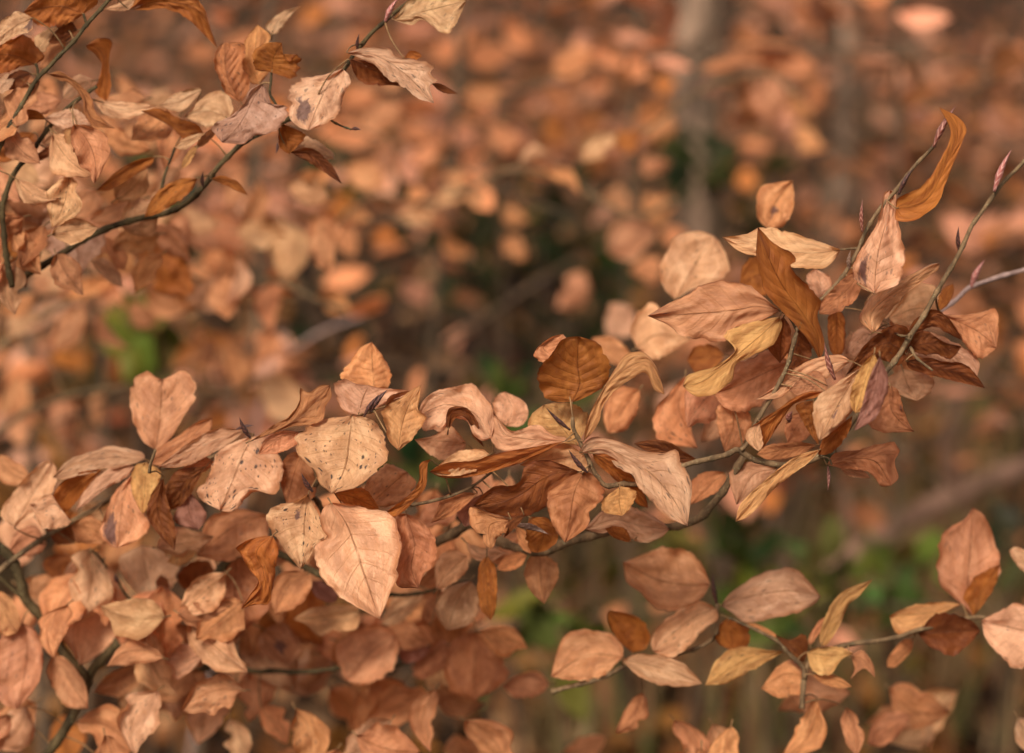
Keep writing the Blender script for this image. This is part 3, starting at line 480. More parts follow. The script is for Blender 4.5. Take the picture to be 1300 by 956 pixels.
# blurred leaves farther back: branch, base x,y, tip x,y, width, metres from the camera, tint
BLURRED = '''
e 55,240 5,236 24 1.75 p;e 70,215 108,240 30 1.8 p;e 8,268 55,256 26 1.8 k;e 25,425 112,388 34 1.85 p;e 84,378 152,358 26 1.8 s;e 60,440 78,385 24 1.9 s;e 128,395 165,442 22 1.85 k
e 152,310 240,338 44 1.8 s;e 100,360 160,395 26 1.8 k;e 215,345 292,352 36 1.85 k;e 235,375 300,402 42 1.8 p;e 216,358 252,392 24 1.8 o;e 222,270 282,283 32 1.75 p;e 330,292 284,318 36 1.9 p
e 340,270 362,362 62 1.85 p;e 338,345 376,372 30 1.9 o;e 400,376 448,398 30 1.9 s;e 286,442 300,510 34 2. s;e 326,478 412,528 58 1.9 p;e 18,480 32,530 28 2. s;e 12,490 -6,525 26 2. k
e 78,500 86,566 36 2. k;e 60,455 102,470 24 2. o;e 132,500 128,545 28 2.1 k;e 270,430 248,462 24 1.9 k;e 30,565 22,520 26 2. k;e 165,265 118,250 32 1.7 s;e 180,235 140,262 30 1.7 o;e 20,330 -8,300 30 1.7 s
e 200,300 172,330 28 1.75 o;e 250,445 262,412 18 1.9 s;e 310,225 286,262 26 1.9 k;e 5,440 -8,470 30 1.9 s;e 300,345 330,372 26 1.9 k;e 282,520 262,545 24 2 o;e 40,350 75,372 30 1.8 k;e 90,345 60,372 26 1.8 p
e 40,130 -5,112 34 1.55 p;e 75,140 36,168 36 1.6 k;e 150,95 190,128 34 1.7 k;e 90,210 142,196 34 1.55 s;e 25,225 70,200 34 1.6 p;e 150,178 205,172 40 1.7 k;e 185,215 150,250 34 1.65 s;e 60,255 104,268 34 1.6 p;e 230,190 205,222 30 1.7 k;e 120,330 175,345 36 1.6 s;e 190,330 235,365 34 1.65 s;e 70,320 30,345 34 1.6 p;e 0,390 48,372 36 1.7 s;e 50,400 10,432 36 1.75 p;e 230,300 280,318 30 1.8 k;e 180,140 222,120 36 1.7 p;e 70,100 40,128 34 1.6 s;e 15,60 60,70 30 1.6 s;e 210,150 240,180 34 1.6 k;e 160,390 205,402 28 1.9 s;e 300,250 330,285 30 1.9 p;e 380,300 420,330 30 2. s;e 350,420 330,460 34 2.1 s
f 640,300 668,330 30 2.2 s;f 1010,160 1050,190 34 2.3 s;f 520,200 560,180 34 2.2 s;f 590,120 640,110 38 2.3 s;f 470,90 520,80 38 2.3 k;f 700,90 760,70 40 2.4 s;f 850,140 820,180 36 2.3 s;f 760,250 800,270 30 2.2 k;f 560,300 600,320 26 2.3 s
f 593,238 555,262 30 2. p;f 560,252 498,276 32 2. p;f 596,240 612,262 28 2. k;f 540,250 522,232 26 2. s;f 578,240 586,214 28 2.05 k;f 520,262 545,284 22 2 s;f 660,205 698,196 20 1.9 p;f 738,205 786,168 34 1.85 p;f 778,180 815,168 30 1.9 o;f 692,218 736,246 22 1.9 s
f 770,320 836,285 48 2. k;f 815,255 858,262 40 2.2 s;f 450,250 432,286 30 2. o;f 432,262 472,282 26 2. s;f 424,302 452,326 34 2.1 s;f 462,160 512,132 36 2.1 k;f 440,210 492,238 42 2.2 k;f 975,95 982,160 48 2.2 k;f 742,345 706,392 40 2.3 k
f 805,392 772,430 40 1.8 p;f 640,262 672,282 26 2.3 s;f 840,330 800,345 38 2.1 s;f 470,300 505,312 26 2.2 o;f 620,160 665,178 34 2.4 k;f 690,150 720,180 34 2.4 o;f 815,222 852,208 30 2.2 k;f 1000,120 1035,150 30 2.5 s
'''
# twigs: branch, name, cm behind focal plane at start/end, start radius px, end radius px | points
TWIGS = '''
m twig 1 0 3.6 2.4|840,606 815,614 791,614 770,617 757,603 745,580 736,560 728,545 727,530
m twig 0 .5 3.3 4.2|840,606 870,591 897,584 922,577 936,571 945,577 960,585 980,589 995,590 1015,588 1040,580 1062,560
m twig 0 .8 3 2.2|940,572 950,562 958,540 975,510 988,488 998,470 1006,445 1011,420 1022,400 1040,383 1067,355 1080,335 1090,315 1100,290 1120,262 1137,242 1160,212 1187,184
m twig .8 4 4 2.0|1062,560 1092,520 1120,477 1135,460 1155,427 1175,397 1185,377 1200,352 1220,317 1235,285 1257,255 1275,230 1300,205 1330,165
m stem 11 4 6.5 4.5|470,745 510,715 545,692 572,680 600,666 640,690 687,701 712,691 750,681 790,672 840,670 880,662 905,640 925,612 945,578
m twig 2 1 2 1.4|1155,440 1165,455 1185,470
m twig 1 3 1.8 1.2|1155,427 1140,425 1128,412
m twig 1 1 1.8 1.2|1090,315 1078,316 1066,317
m twig 1 1 1.6 1.2|1011,420 1000,400 990,394
m twig 0 0 1.6 1.2|1040,580 1052,582 1056,590
l twig 13 7 4 1.8|-40,760 30,700 102,656 140,634 190,600 235,590 290,572 322,553
l twig 11 0 4.4 2.4|470,745 445,720 425,680 405,640 396,626 412,600 440,560 455,529 475,520
l twig 4 3 2.2 1.6|190,600 192,588 197,572
l twig 3 2 3 1.6|425,680 480,655 530,640 585,625 625,598
d stem 12 15 6.5 6|-40,672 -10,690 14,708 27,740 33,762 50,780 62,796 84,832 107,860 104,885 80,930 40,985
d stem 15 11 6.4 4|107,872 116,852 131,836 156,811 186,784 213,771 240,761 262,745 276,727 300,705 345,700 420,735 470,745
d twig 12 13 3 2.4|-20,715 0,732 15,747 32,763
d twig 14 12 2.2 1.4|186,784 175,768 161,757 150,738
d twig 14 14 2.2 1.4|162,804 165,790 166,773
d twig 13 13 2 1.2|135,722 127,708 117,699
d twig 18 18 3.6 3.6|250,760 275,765 300,790 258,850
d twig 18 18 3.2 3|255,851 276,844 325,852 350,851 382,853 432,848 448,845
d twig 23 21 2.6 2|432,848 500,846 560,824 605,802 640,800
d twig 12 18 2.4 1.6|470,745 500,755 540,752 580,740 600,738
b twig 11 11 3.2 2.2|700,878 762,861 800,843 860,830 905,812 911,788 911,766
b twig 9 11 3.6 2.2|1018,900 1021,862 1030,838 1060,822 1100,815 1137,810 1162,801 1200,792 1236,784 1290,790 1345,804
b twig 9 9 3 1.6|1021,862 1018,846 1002,830 985,812 950,795 925,785
u twig 5 5 2.4 3|139,0 110,30 95,50 70,77 47,100 32,125 17,152 7,170 0,187 -12,215
u twig 5 5 1.8 1.5|47,100 48,90 46,81
u twig 5 5 1.8 1.5|110,30 108,24 106,17
u twig 5 5 2.4 3|160,-25 150,-12 139,0
u twig 6 9 2.4 4|122,110 105,122 85,137 62,162 42,190 22,215 10,237 4,262 4,285 6,312 10,340 16,364
u stem 12 4 4.6 2.2|-10,382 15,362 37,347 67,330 100,308 132,292 175,277 212,270 240,255 260,235 275,215 302,186 325,172 350,160 385,140 415,112 435,90 455,62 472,42 497,20 520,0 540,-25
u twig 4 4 1.9 1.5|352,158 352,138 343,120 344,105 345,92
u twig 4 4 1.6 1.3|400,128 418,151 430,158 446,164
u twig 8 8 2.2 1.5|200,272 205,240 214,210 222,187
r twig 9 12 3.2 2.6|1150,425 1192,397 1215,380 1237,362 1300,342 1360,325
e stem 60 62 4 3|-30,470 30,415 100,375 150,330 230,345 290,375 340,355 400,380 440,395
e stem 65 75 4 3|-20,560 40,520 100,500 200,490 290,500 330,480 400,500
f stem 80 80 3.5 2.2|860,255 800,275 720,230 650,215 590,242 540,258 470,250 420,290
f twig 85 70 3 2|720,230 745,200 785,180 820,165 900,110 975,95 1010,120
'''
# buds: branch, cm, base -> tip, width px, kind (r red, p pink, b brown)
BUDS = '''
m 0 724,546 694,518 6 b;m -1 746,600 722,571 7 b;m 0 1185,187 1213,135 9 r;m 0 1141,247 1159,214 7 b;m 0 1095,294 1095,254 6 r;m -.3 1060,482 1047,436 8 r;m 3 1218,320 1217,288 6 b
m 3 1262,243 1284,190 9 p;m .8 1051,592 1051,622 5 r;m 4 1002,536 1006,522 9 r;m 3 656,666 696,678 9 g;m .5 1078,342 1080,318 6 g
l 0 470,523 492,495 8 b;l 0 462,529 481,501 6 b;l 1 397,624 383,601 7 b;l 1.5 318,556 304,530 7 b;l 4 300,545 322,540 5 b
u 4 454,64 456,43 5 b;u 4 489,28 506,-3 8 p;u 4 446,164 458,165 5 b;u 6 258,238 258,218 5 b;u 4 352,182 350,195 4 b
b 11 911,768 905,728 7 b;r 9.5 1233,365 1250,330 9 p;d 12 151,740 146,728 6 b
'''
# ---------------------------------------------------------------- foreground branches
PXF = FOCUS / FPX                   # metres per photo pixel in the focal plane
def depth(cm): return FOCUS + cm * .01
def pts2(s): return [tuple(float(q) for q in w.split(',')) for w in s.split()]
GROUP_FG = 'beech branches in the foreground'
BR = {
 'm': ('twig-tipped beech branch in sharp focus carrying the right-hand cluster of dry tan leaves', GROUP_FG),
 'l': ('beech branch with crowded pale spotted leaves across the centre left, around the large flat leaf', GROUP_FG),
 'd': ('dark forked beech branch at the lower left under soft brown leaves', GROUP_FG),
 'b': ('thin beech branch along the lower right with smooth soft orange-tan leaves', GROUP_FG),
 'u': ('slender beech branch in the upper left corner with curled dark orange and cream leaves', GROUP_FG),
 'r': ('pale twig with a pink bud at the right edge, soft leaves behind the right cluster', GROUP_FG),
 'e': ('blurred beech branch hanging at the left edge behind the upper left leaves', GROUP_FG),
 'f': ('blurred thin beech branch crossing the upper middle with a spray of small pale leaves', GROUP_FG),
}
roots, twig_pts, twig_r = {}, {k: [] for k in BR}, {}
for row in TWIGS.strip().splitlines():
    h, p = row.split('|'); k, nm, c0, c1, r0, r1 = h.split()
    P = pts2(p); n = len(P); c0, c1, r0, r1 = float(c0), float(c1), float(r0), float(r1)
    W = [at(x, y, depth(c0 + (c1 - c0) * i / (n - 1))) for i, (x, y) in enumerate(P)]
    if k not in roots: roots[k] = empty('beech_branch', BR[k][0], 'branch', W[0], BR[k][1])
    N = max(10, n * 5); S = spline(W, N)
    rad = []; ph = rnd.random() * 9
    for i, q in enumerate(S):
        d = (q - CAM).dot(FWD); t = i / N
        knot = 1 + .32 * max(0, math.sin(i * 1.25 + ph)) ** 6 + .08 * noise.noise(q * 260)
        rad.append((r0 + (r1 - r0) * t) * d / FPX * knot)
    S = [q + Vector((noise.noise(q * 90), noise.noise(q * 90 + Vector((7, 0, 0))), noise.noise(q * 90 + Vector((0, 9, 0))))) * .0005 for q in S]
    v, f = tube(S, rad, 10)
    mat = M_TWIGP if k == 'r' else (M_TWIGD if k in 'du' else M_TWIG)
    o = mesh('twig' if nm == 'twig' else 'stem', v, f, mat, roots[k], origin=S[0])
    twig_pts[k] += S
for w in BUDS.replace('\n', ';').split(';'):
    w = w.split()
    if not w: continue
    k, cm, a, b_, wd, kind = w
    a, b_ = pts2(a)[0], pts2(b_)[0]
    d = depth(float(cm)); A, B = at(*a, d), at(*b_, d - .004); n = 14; r = float(wd) / 2 * d / FPX
    side = (B - A).cross(FWD).normalized()
    S = [A.lerp(B, i / n) + side * r * .5 * math.sin(math.pi * i / n) for i in range(n + 1)]
    rad = [max(.00012, r * (.38 + 1.5 * t) if t < .3 else r * .83 * (1.22 - .0 * t) * (1 - ((t - .3) / .7) ** 1.6)) * (1 + .07 * math.sin(i * 2.6)) for i, t in ((i, i / n) for i in range(n + 1))]
    v, f = tube(S, rad, 10)
    uv = [(i // 10 / n, (i % 10) / 10) for i in range(len(v))]
    mesh('bud', v, f, M_BUD[kind], roots[k], uvs=uv, origin=A)
def jitter_tint(t, amt=.10):
    c = TINT[t]; g = 1 + rnd.uniform(-amt, amt) * 1.7
    return (c[0] * g, c[1] * g * (1 + rnd.uniform(-amt, amt) * .5), c[2] * g * (1 + rnd.uniform(-amt, amt)), 1)
def sgn(v): return 1. if v > 0 else -1.
def leaf_surface(M, A, B, dist, o, nu, nv, seed):
    """a blade whose rim follows the two edge curves and whose midrib follows M; z is in photo pixels towards the camera"""
    M, A, B = (spline([(x, y, 0) for x, y in c], nu) for c in (M, A, B))
    yc = sum(p.y for p in M) / len(M); xc = sum(p.x for p in M) / len(M)
    L = sum((M[i + 1] - M[i]).length for i in range(nu))
    t, tx, cup, w = o.get('t', .2), o.get('x', 0.), o.get('cup', .12), o.get('w', 5.4)
    w *= min(1.25, L / 90); jag = o.get('j', 1.7); pl = o.get('pl', 1.65) * min(1., L / 100); bz = o.get('bz', rnd.uniform(-.06, .06)) * L
    w *= min(1., .3 + max((A[i] - B[i]).length for i in range(nu + 1)) / 70)
    sc_ = dist / FPX; vs, uvs, fs = [], [], []
    for i in range(nu + 1):
        u = i / nu; m, a, b = M[i], A[i], B[i]
        ev = math.sin(math.pi * min(1, max(0, u)))            # frayed, gently toothed rim
        for e, e0, sg in ((a, a - m, -1), (b, b - m, 1)):
            l = e0.length
            if l > 1e-6:
                k = noise.noise(Vector((u * 11, sg * 3.1, seed))) * .060 + noise.noise(Vector((u * 30, sg * 5.7, seed + 4))) * .045 + .030 * (((8.5 * u + .25 * sg) % 1.) - .5)
                e += e0 * (k * ev * min(1, 46 / l) * jag)
        hw = .5 * (b - a).length
        for j in range(nv + 1):
            v = 2 * j / nv - 1; av = abs(v)
            la, lm, lb = v * (v - 1) / 2, 1 - v * v, v * (v + 1) / 2
            lin = (m + (b - m) * v) if v > 0 else (m + (a - m) * -v)
            p = (a * la + m * lm + b * lb) * .35 + lin * .65
            z = t * (p.y - yc) + tx * (p.x - xc) + bz * 4 * u * (1 - u)
            z += cup * hw * (av ** 1.5)
            z += pl * (.35 + .65 * (1 - av)) * min(1, av * 4) * ev * 1.1 * math.cos(2 * math.pi * 8.5 * (u - .22 * av))
            z += w * (noise.noise(Vector((u * 2.2, v * 1.3, seed))) * 1.6 + av * 1.3 * noise.noise(Vector((u * 5.5, v * 1.1, seed + 9))) + av ** 3 * 1.5 * noise.noise(Vector((u * 10.5, sgn(v) * 3., seed + 21))))
            z += w * .55 * (abs(noise.noise(Vector((u * 4.2, v * 1.9, seed + 60)))) * 2. - .5) + w * .22 * noise.noise(Vector((u * 11, v * 5., seed + 70)))
            z += 7 * hw * max(0., av - .72) ** 2 * noise.noise(Vector((u * 3.6, sgn(v) * 2.3, seed + 40)))
            vs.append(at(p.x, p.y, dist - z * sc_)); uvs.append((u, (v + 1) / 2))
        if i:
            for j in range(nv):
                q = (i - 1) * (nv + 1) + j
                fs.append((q, q + 1, q + nv + 2, q + nv + 1))
    return vs, fs, uvs
def petiole(leaf, k, base, dist, d1, short=False):
    S = twig_pts[k]; best = min(S, key=lambda q: (q - base).length_squared); gap = (best - base).length
    sc_ = dist / FPX
    if gap > 85 * sc_:
        best = base - d1 * 7 * sc_ + FWD * 10 * sc_; gap = 12 * sc_
    midp = base.lerp(best, .5) - d1 * gap * .06 + UP * gap * .03
    P = spline([base + d1 * 4 * sc_, base, midp, best], 9)
    r = .95 * sc_
    v, f = tube(P, [r * (.75 + .5 * i / 9) for i in range(10)], 6)
    mesh('petiole', v, f, M_PETIOLE, leaf, origin=base)
def add_leaf(k, dist, tint, M, A, B, o, nu, nv, label=None, stalk=True):
    seed = rnd.uniform(0, 90)
    A = [M[0]] + A + [M[-1]]; B = [M[0]] + B + [M[-1]]
    vs, fs, uvs = leaf_surface(M, A, B, dist, o, nu, nv, seed)
    base = vs[nv // 2]
    ob = mesh('leaf', vs, fs, M_LEAF, roots[k], uvs=uvs, origin=base)
    ob.color = jitter_tint(tint)
    if 'sp' in o: ob['spots'] = o['sp']
    elif rnd.random() < .5: ob['spots'] = rnd.uniform(.2, .75)
    if 'ho' in o: ob['holes'] = o['ho']
    if 'pr' in o: ob['patch_u'], ob['patch_v'], ob['patch_r'] = o['pu'], o['pv'], o['pr']
    if label: ob['label'] = label
    if stalk:
        d1 = (vs[nv // 2 + (nv + 1) * 3] - base).normalized()
        petiole(ob, k, base, dist, d1)
    return ob
for row in LEAVES.strip().splitlines():
    F = row.split('|'); k, cm, tint = F[0].split()
    o, label = {}, None
    if k == 'u':
        o['j'] = 2.2; tint = 'c' if tint == 'p' else tint
    ops = F[4]
    if ' n=' in ops: ops, label = ops.split(' n=')
    for w in ops.split():
        q, val = w.split('='); o[q] = float(val)
    cm = float(cm); big = cm < 7
    add_leaf(k, depth(cm), tint, pts2(F[1]), pts2(F[2]), pts2(F[3]), o, 44 if big else 26, 22 if big else 14, label)
def outline(x0, y0, x1, y1, w, bend=0.):
    """a dry beech blade between two points, each with its own lopsided, nibbled outline: midrib and two edges"""
    ax, ay = x1 - x0, y1 - y0; L = math.hypot(ax, ay); nx, ny = -ay / L, ax / L
    M, A, B = [], [], []; la, lb = rnd.uniform(.72, 1.2), rnd.uniform(.72, 1.2); sh = rnd.uniform(-.08, .08); bite = rnd.randrange(14)
    for i, (q, pr) in enumerate(((.0, 0), (.1, .5), (.24, .86), (.38, 1.), (.52, .98), (.66, .82), (.8, .54), (.91, .26), (1., 0))):
        cx, cy = x0 + ax * q + nx * bend * L * 4 * q * (1 - q), y0 + ay * q + ny * bend * L * 4 * q * (1 - q)
        fa, fb = pr * la * rnd.uniform(.86, 1.1), pr * lb * rnd.uniform(.86, 1.1)
        if i == bite: fa *= .6
        if i == bite - 7: fb *= .55
        M.append((cx, cy)); s1, s2 = ax * sh * pr, ay * sh * pr
        A.append((cx - nx * w / 2 * fa + s1, cy - ny * w / 2 * fa + s2)); B.append((cx + nx * w / 2 * fb - s1, cy + ny * w / 2 * fb - s2))
    return M, A[1:-1], B[1:-1]
for w in BLURRED.replace('\n', ';').split(';'):
    w = w.split()
    if not w: continue
    k, a, b_, wd, dist, tint = w
    a, b_ = pts2(a)[0], pts2(b_)[0]
    M, A, B = outline(*a, *b_, float(wd), rnd.uniform(-.22, .22))
    add_leaf(k, float(dist), tint, M, A, B, {'t': rnd.uniform(-.2, .6), 'x': rnd.uniform(-.4, .4), 'cup': rnd.uniform(-.5, .5), 'w': 9.}, 14, 8)

for i in range(64):                 # the branches simply go on below the photo's last row
    x, y = -20 + 1340 * (i + rnd.random()) / 64, rnd.uniform(872, 985); an = rnd.gauss(1.5, .9); ln = rnd.uniform(58, 92); k = 'd' if x < 560 else 'b'
    if 660 < x < 800 and y < 930: continue
    M, A, B = outline(x, y, x + ln * math.cos(an), max(y + ln * math.sin(an), 880), ln * rnd.uniform(.5, .7), rnd.uniform(-.22, .22))
    add_leaf(k, rnd.choice((1.31, 1.34, 1.38, 1.42, 1.5)), rnd.choice('kksspspo'), M, A, B, {'t': rnd.uniform(-.3, .55), 'x': rnd.uniform(-.5, .5), 'cup': rnd.uniform(-.6, .6), 'w': 8., 'j': 2.}, 18, 10)

for i in range(62):                 # the crowd of soft leaves deeper inside the lower left branches
    x, y = rnd.uniform(-20, 690), rnd.uniform(620, 870); an = rnd.gauss(1.3, 1.); ln = rnd.uniform(65, 108)
    if x > 600 and y > 640: continue
    M, A, B = outline(x, y, x + ln * math.cos(an), y + ln * math.sin(an), ln * rnd.uniform(.5, .72), rnd.uniform(-.22, .22))
    add_leaf('l' if i % 2 else 'd', rnd.choice((1.42, 1.46, 1.5, 1.56)), rnd.choice('kkssppspo'), M, A, B, {'t': rnd.uniform(-.3, .55), 'x': rnd.uniform(-.5, .5), 'cup': rnd.uniform(-.6, .6), 'w': 8., 'j': 2.}, 18, 10)

def crowd(n, x0, y0, x1, y1, ks, dists, tints, lens=(58, 92), down=1.3):
    for i in range(n):
        x, y = rnd.uniform(x0, x1), rnd.uniform(y0, y1); an = rnd.gauss(down, 1.1); ln = rnd.uniform(*lens)
        M, A, B = outline(x, y, x + ln * math.cos(an), y + ln * math.sin(an), ln * rnd.uniform(.5, .72), rnd.uniform(-.22, .22))
        add_leaf(ks[i % len(ks)], rnd.choice(dists), rnd.choice(tints), M, A, B, {'t': rnd.uniform(-.3, .6), 'x': rnd.uniform(-.5, .5), 'cup': rnd.uniform(-.6, .6), 'w': 8., 'j': 2.}, 18, 10)
crowd(30, -25, 120, 235, 340, 'eu', (1.30, 1.36, 1.42, 1.5), 'ppskkos', (50, 78))
crowd(9, -25, 250, 90, 340, 'e', (1.29, 1.34), 'pskb', (60, 82), .9)
crowd(15, -25, 690, 420, 850, 'dl', (1.30, 1.33), 'kkspp', (70, 105))
crowd(10, 900, 400, 1150, 520, 'r', (1.28, 1.33), 'pksk', (50, 75))
crowd(9, 480, 570, 680, 680, 'f', (1.32, 1.38), 'kksbm', (48, 72))

crowd(9, -30, 150, 95, 300, 'u', (1.235, 1.25), 'cpsk', (58, 82), .5)
crowd(22, 90, 230, 420, 420, 'e', (1.62, 1.72, 1.84), 'pskks', (52, 74), .8)
# ---------------------------------------------------------------- ground, litter
def ground_z(x, y): return .05 * noise.noise(Vector((x * .5, y * .5, 3))) + .015 * noise.noise(Vector((x * 2.3, y * 2.3, 1)))
gv, gf = [], []
xs = [-45 + 90 * i / 90 for i in range(91)]; ys = [-6 + .35 * i for i in range(60)] + [15 + 2.2 * i for i in range(1, 40)]
for y in ys:
    for x in xs: gv.append(Vector((x, y, ground_z(x, y))))
nx = len(xs)
for j in range(len(ys) - 1):
    for i in range(nx - 1):
        q = j * nx + i; gf.append((q, q + 1, q + nx + 1, q + nx))
b = NT('forest_floor')
pos = b.n('ShaderNodeTexCoord').outputs['Object']
f1 = b.noise(pos, 1.1, 4); f2 = b.noise(pos, 22., 4, .7)
c = b.mix(b.ramp(f2, .35, .7), (.012, .007, .004, 1), (.060, .027, .013, 1))  # floor colour kept dark in place of shade from above
c = b.mix(b.math('MULTIPLY', b.ramp(f1, .54, .70), .65), c, (.030, .040, .010, 1))
M_GROUND = b.out(b.n('ShaderNodeBsdfPrincipled', {'Base Color': c, 'Roughness': .95, 'Specular IOR Level': .04, 'Normal': b.n('ShaderNodeBump', {'Strength': .8, 'Distance': .03, 'Height': f2}).outputs[0]}).outputs[0])
g = mesh('ground', gv, gf, M_GROUND, origin=(0, 0, 0)); g['kind'] = 'structure'
# leaf templates for everything out of focus: unit length along x, z up
def template(seed):
    r = random.Random(seed); nu, nv = 9, 6; vs, fs, uvs = [], [], []
    wid = r.uniform(.40, .66); bend = r.uniform(-.9, .9); cup = r.uniform(-.35, .5); tw = r.uniform(-.8, .8)
    for i in range(nu + 1):
        u = i / nu; pr = (math.sin(math.pi * u ** .88)) ** .8 if 0 < u < 1 else 0
        for j in range(nv + 1):
            v = 2 * j / nv - 1; h = pr * wid / 2
            z = cup * h * abs(v) ** 1.4 + bend * u * u * .5 + .07 * noise.noise(Vector((u * 3, v * 1.5, seed)))
            y = v * h; a = tw * (u - .3)
            vs.append(Vector((u, y * math.cos(a) - z * math.sin(a), y * math.sin(a) + z * math.cos(a)))); uvs.append((u, (v + 1) / 2))
        if i:
            for j in range(nv):
                q = (i - 1) * (nv + 1) + j; fs.append((q, q + 1, q + nv + 2, q + nv + 1))
    return vs, fs, uvs
TPL = [template(s) for s in range(18)]
TPLM = []
for vs, fs, uvs in TPL:
    o = mesh('leaf', vs, fs, M_FAR, uvs=uvs, origin=(0, 0, 0)); TPLM.append(o.data); bpy.data.objects.remove(o)
GTPLM = []
M_GREEN = soft_material('green_bramble_leaf', transl=.3, spec=.08)
for vs, fs, uvs in TPL[:6]:
    o = mesh('leaf', vs, fs, M_GREEN, uvs=uvs, origin=(0, 0, 0)); GTPLM.append(o.data); bpy.data.objects.remove(o)
def frame_matrix(loc, xdir, nrm, s):
    x = xdir.normalized(); z = (nrm - x * nrm.dot(x)).normalized(); y = z.cross(x)
    return Matrix.Translation(loc) @ Matrix((x, y, z)).transposed().to_4x4() @ Matrix.Scale(s, 4)
def rvec(r): return Vector((r.gauss(0, 1), r.gauss(0, 1), r.gauss(0, 1)))
def mass(name, items, mat, parent=None, origin=None):
    """many leaves as one mesh: items = (matrix, template index, colour)"""
    V, F, U, K = [], [], [], []
    for m, ti, c in items:
        vs, fs, uvs = TPL[ti]; o = len(V)
        V += [m @ v for v in vs]; F += [tuple(o + i for i in q) for q in fs]; U += uvs; K += [c] * len(vs)
    return mesh(name, V, F, mat, parent, uvs=U, cols=K, origin=origin if origin is not None else V[0])
r = random.Random(5); items = []
for i in range(9000):
    y = 1.6 + 13 * r.random() ** 1.6; half = .235 * y + .7
    x = r.uniform(-half, half)
    n = Vector((0, 0, 1)) + rvec(r) * .45
    t = r.choice('ddoobbsdo'); kq = r.uniform(.2, .72); c = [TINT[t][0] * kq * .9, TINT[t][1] * kq * 1.05, TINT[t][2] * kq * 1.15]  # leaf tints dimmed, so shade on the floor is in the colour
    items.append((frame_matrix(Vector((x, y, ground_z(x, y) + r.uniform(.008, .05))), rvec(r) * Vector((1, 1, .3)), n, r.uniform(.045, .075)), r.randrange(18), c))
o = mass('leaf_litter', items, M_LITTER, origin=(0, 4, 0)); o['kind'] = 'stuff'; o['label'] = 'brown fallen beech leaves covering the forest floor'; o['category'] = 'leaf litter'
# ---------------------------------------------------------------- where the photo keeps dark or green gaps between the saplings
GAPS = [(390, 380, 640, 540, .15), (846, -60, 922, 300, .06), (1045, -60, 1095, 260, .4), (590, 230, 860, 440, .10), (380, 300, 600, 450, .32), (560, 215, 720, 300, .55), (860, 200, 1010, 320, .40), (1000, 430, 1300, 600, .30), (1000, 600, 1300, 900, .18), (640, 690, 830, 830, .10), (560, 440, 760, 560, .15),
        (110, 370, 230, 470, .35), (40, 510, 190, 600, .30), (120, 170, 260, 230, .55), (500, 560, 700, 640, .2), (0, 560, 420, 956, .3), (420, 640, 1000, 956, .2), (1000, 240, 1300, 430, .55)]
def keep(x, y):
    for x0, y0, x1, y1, k in GAPS:
        if x0 < x < x1 and y0 < y < y1: return k
    return .95
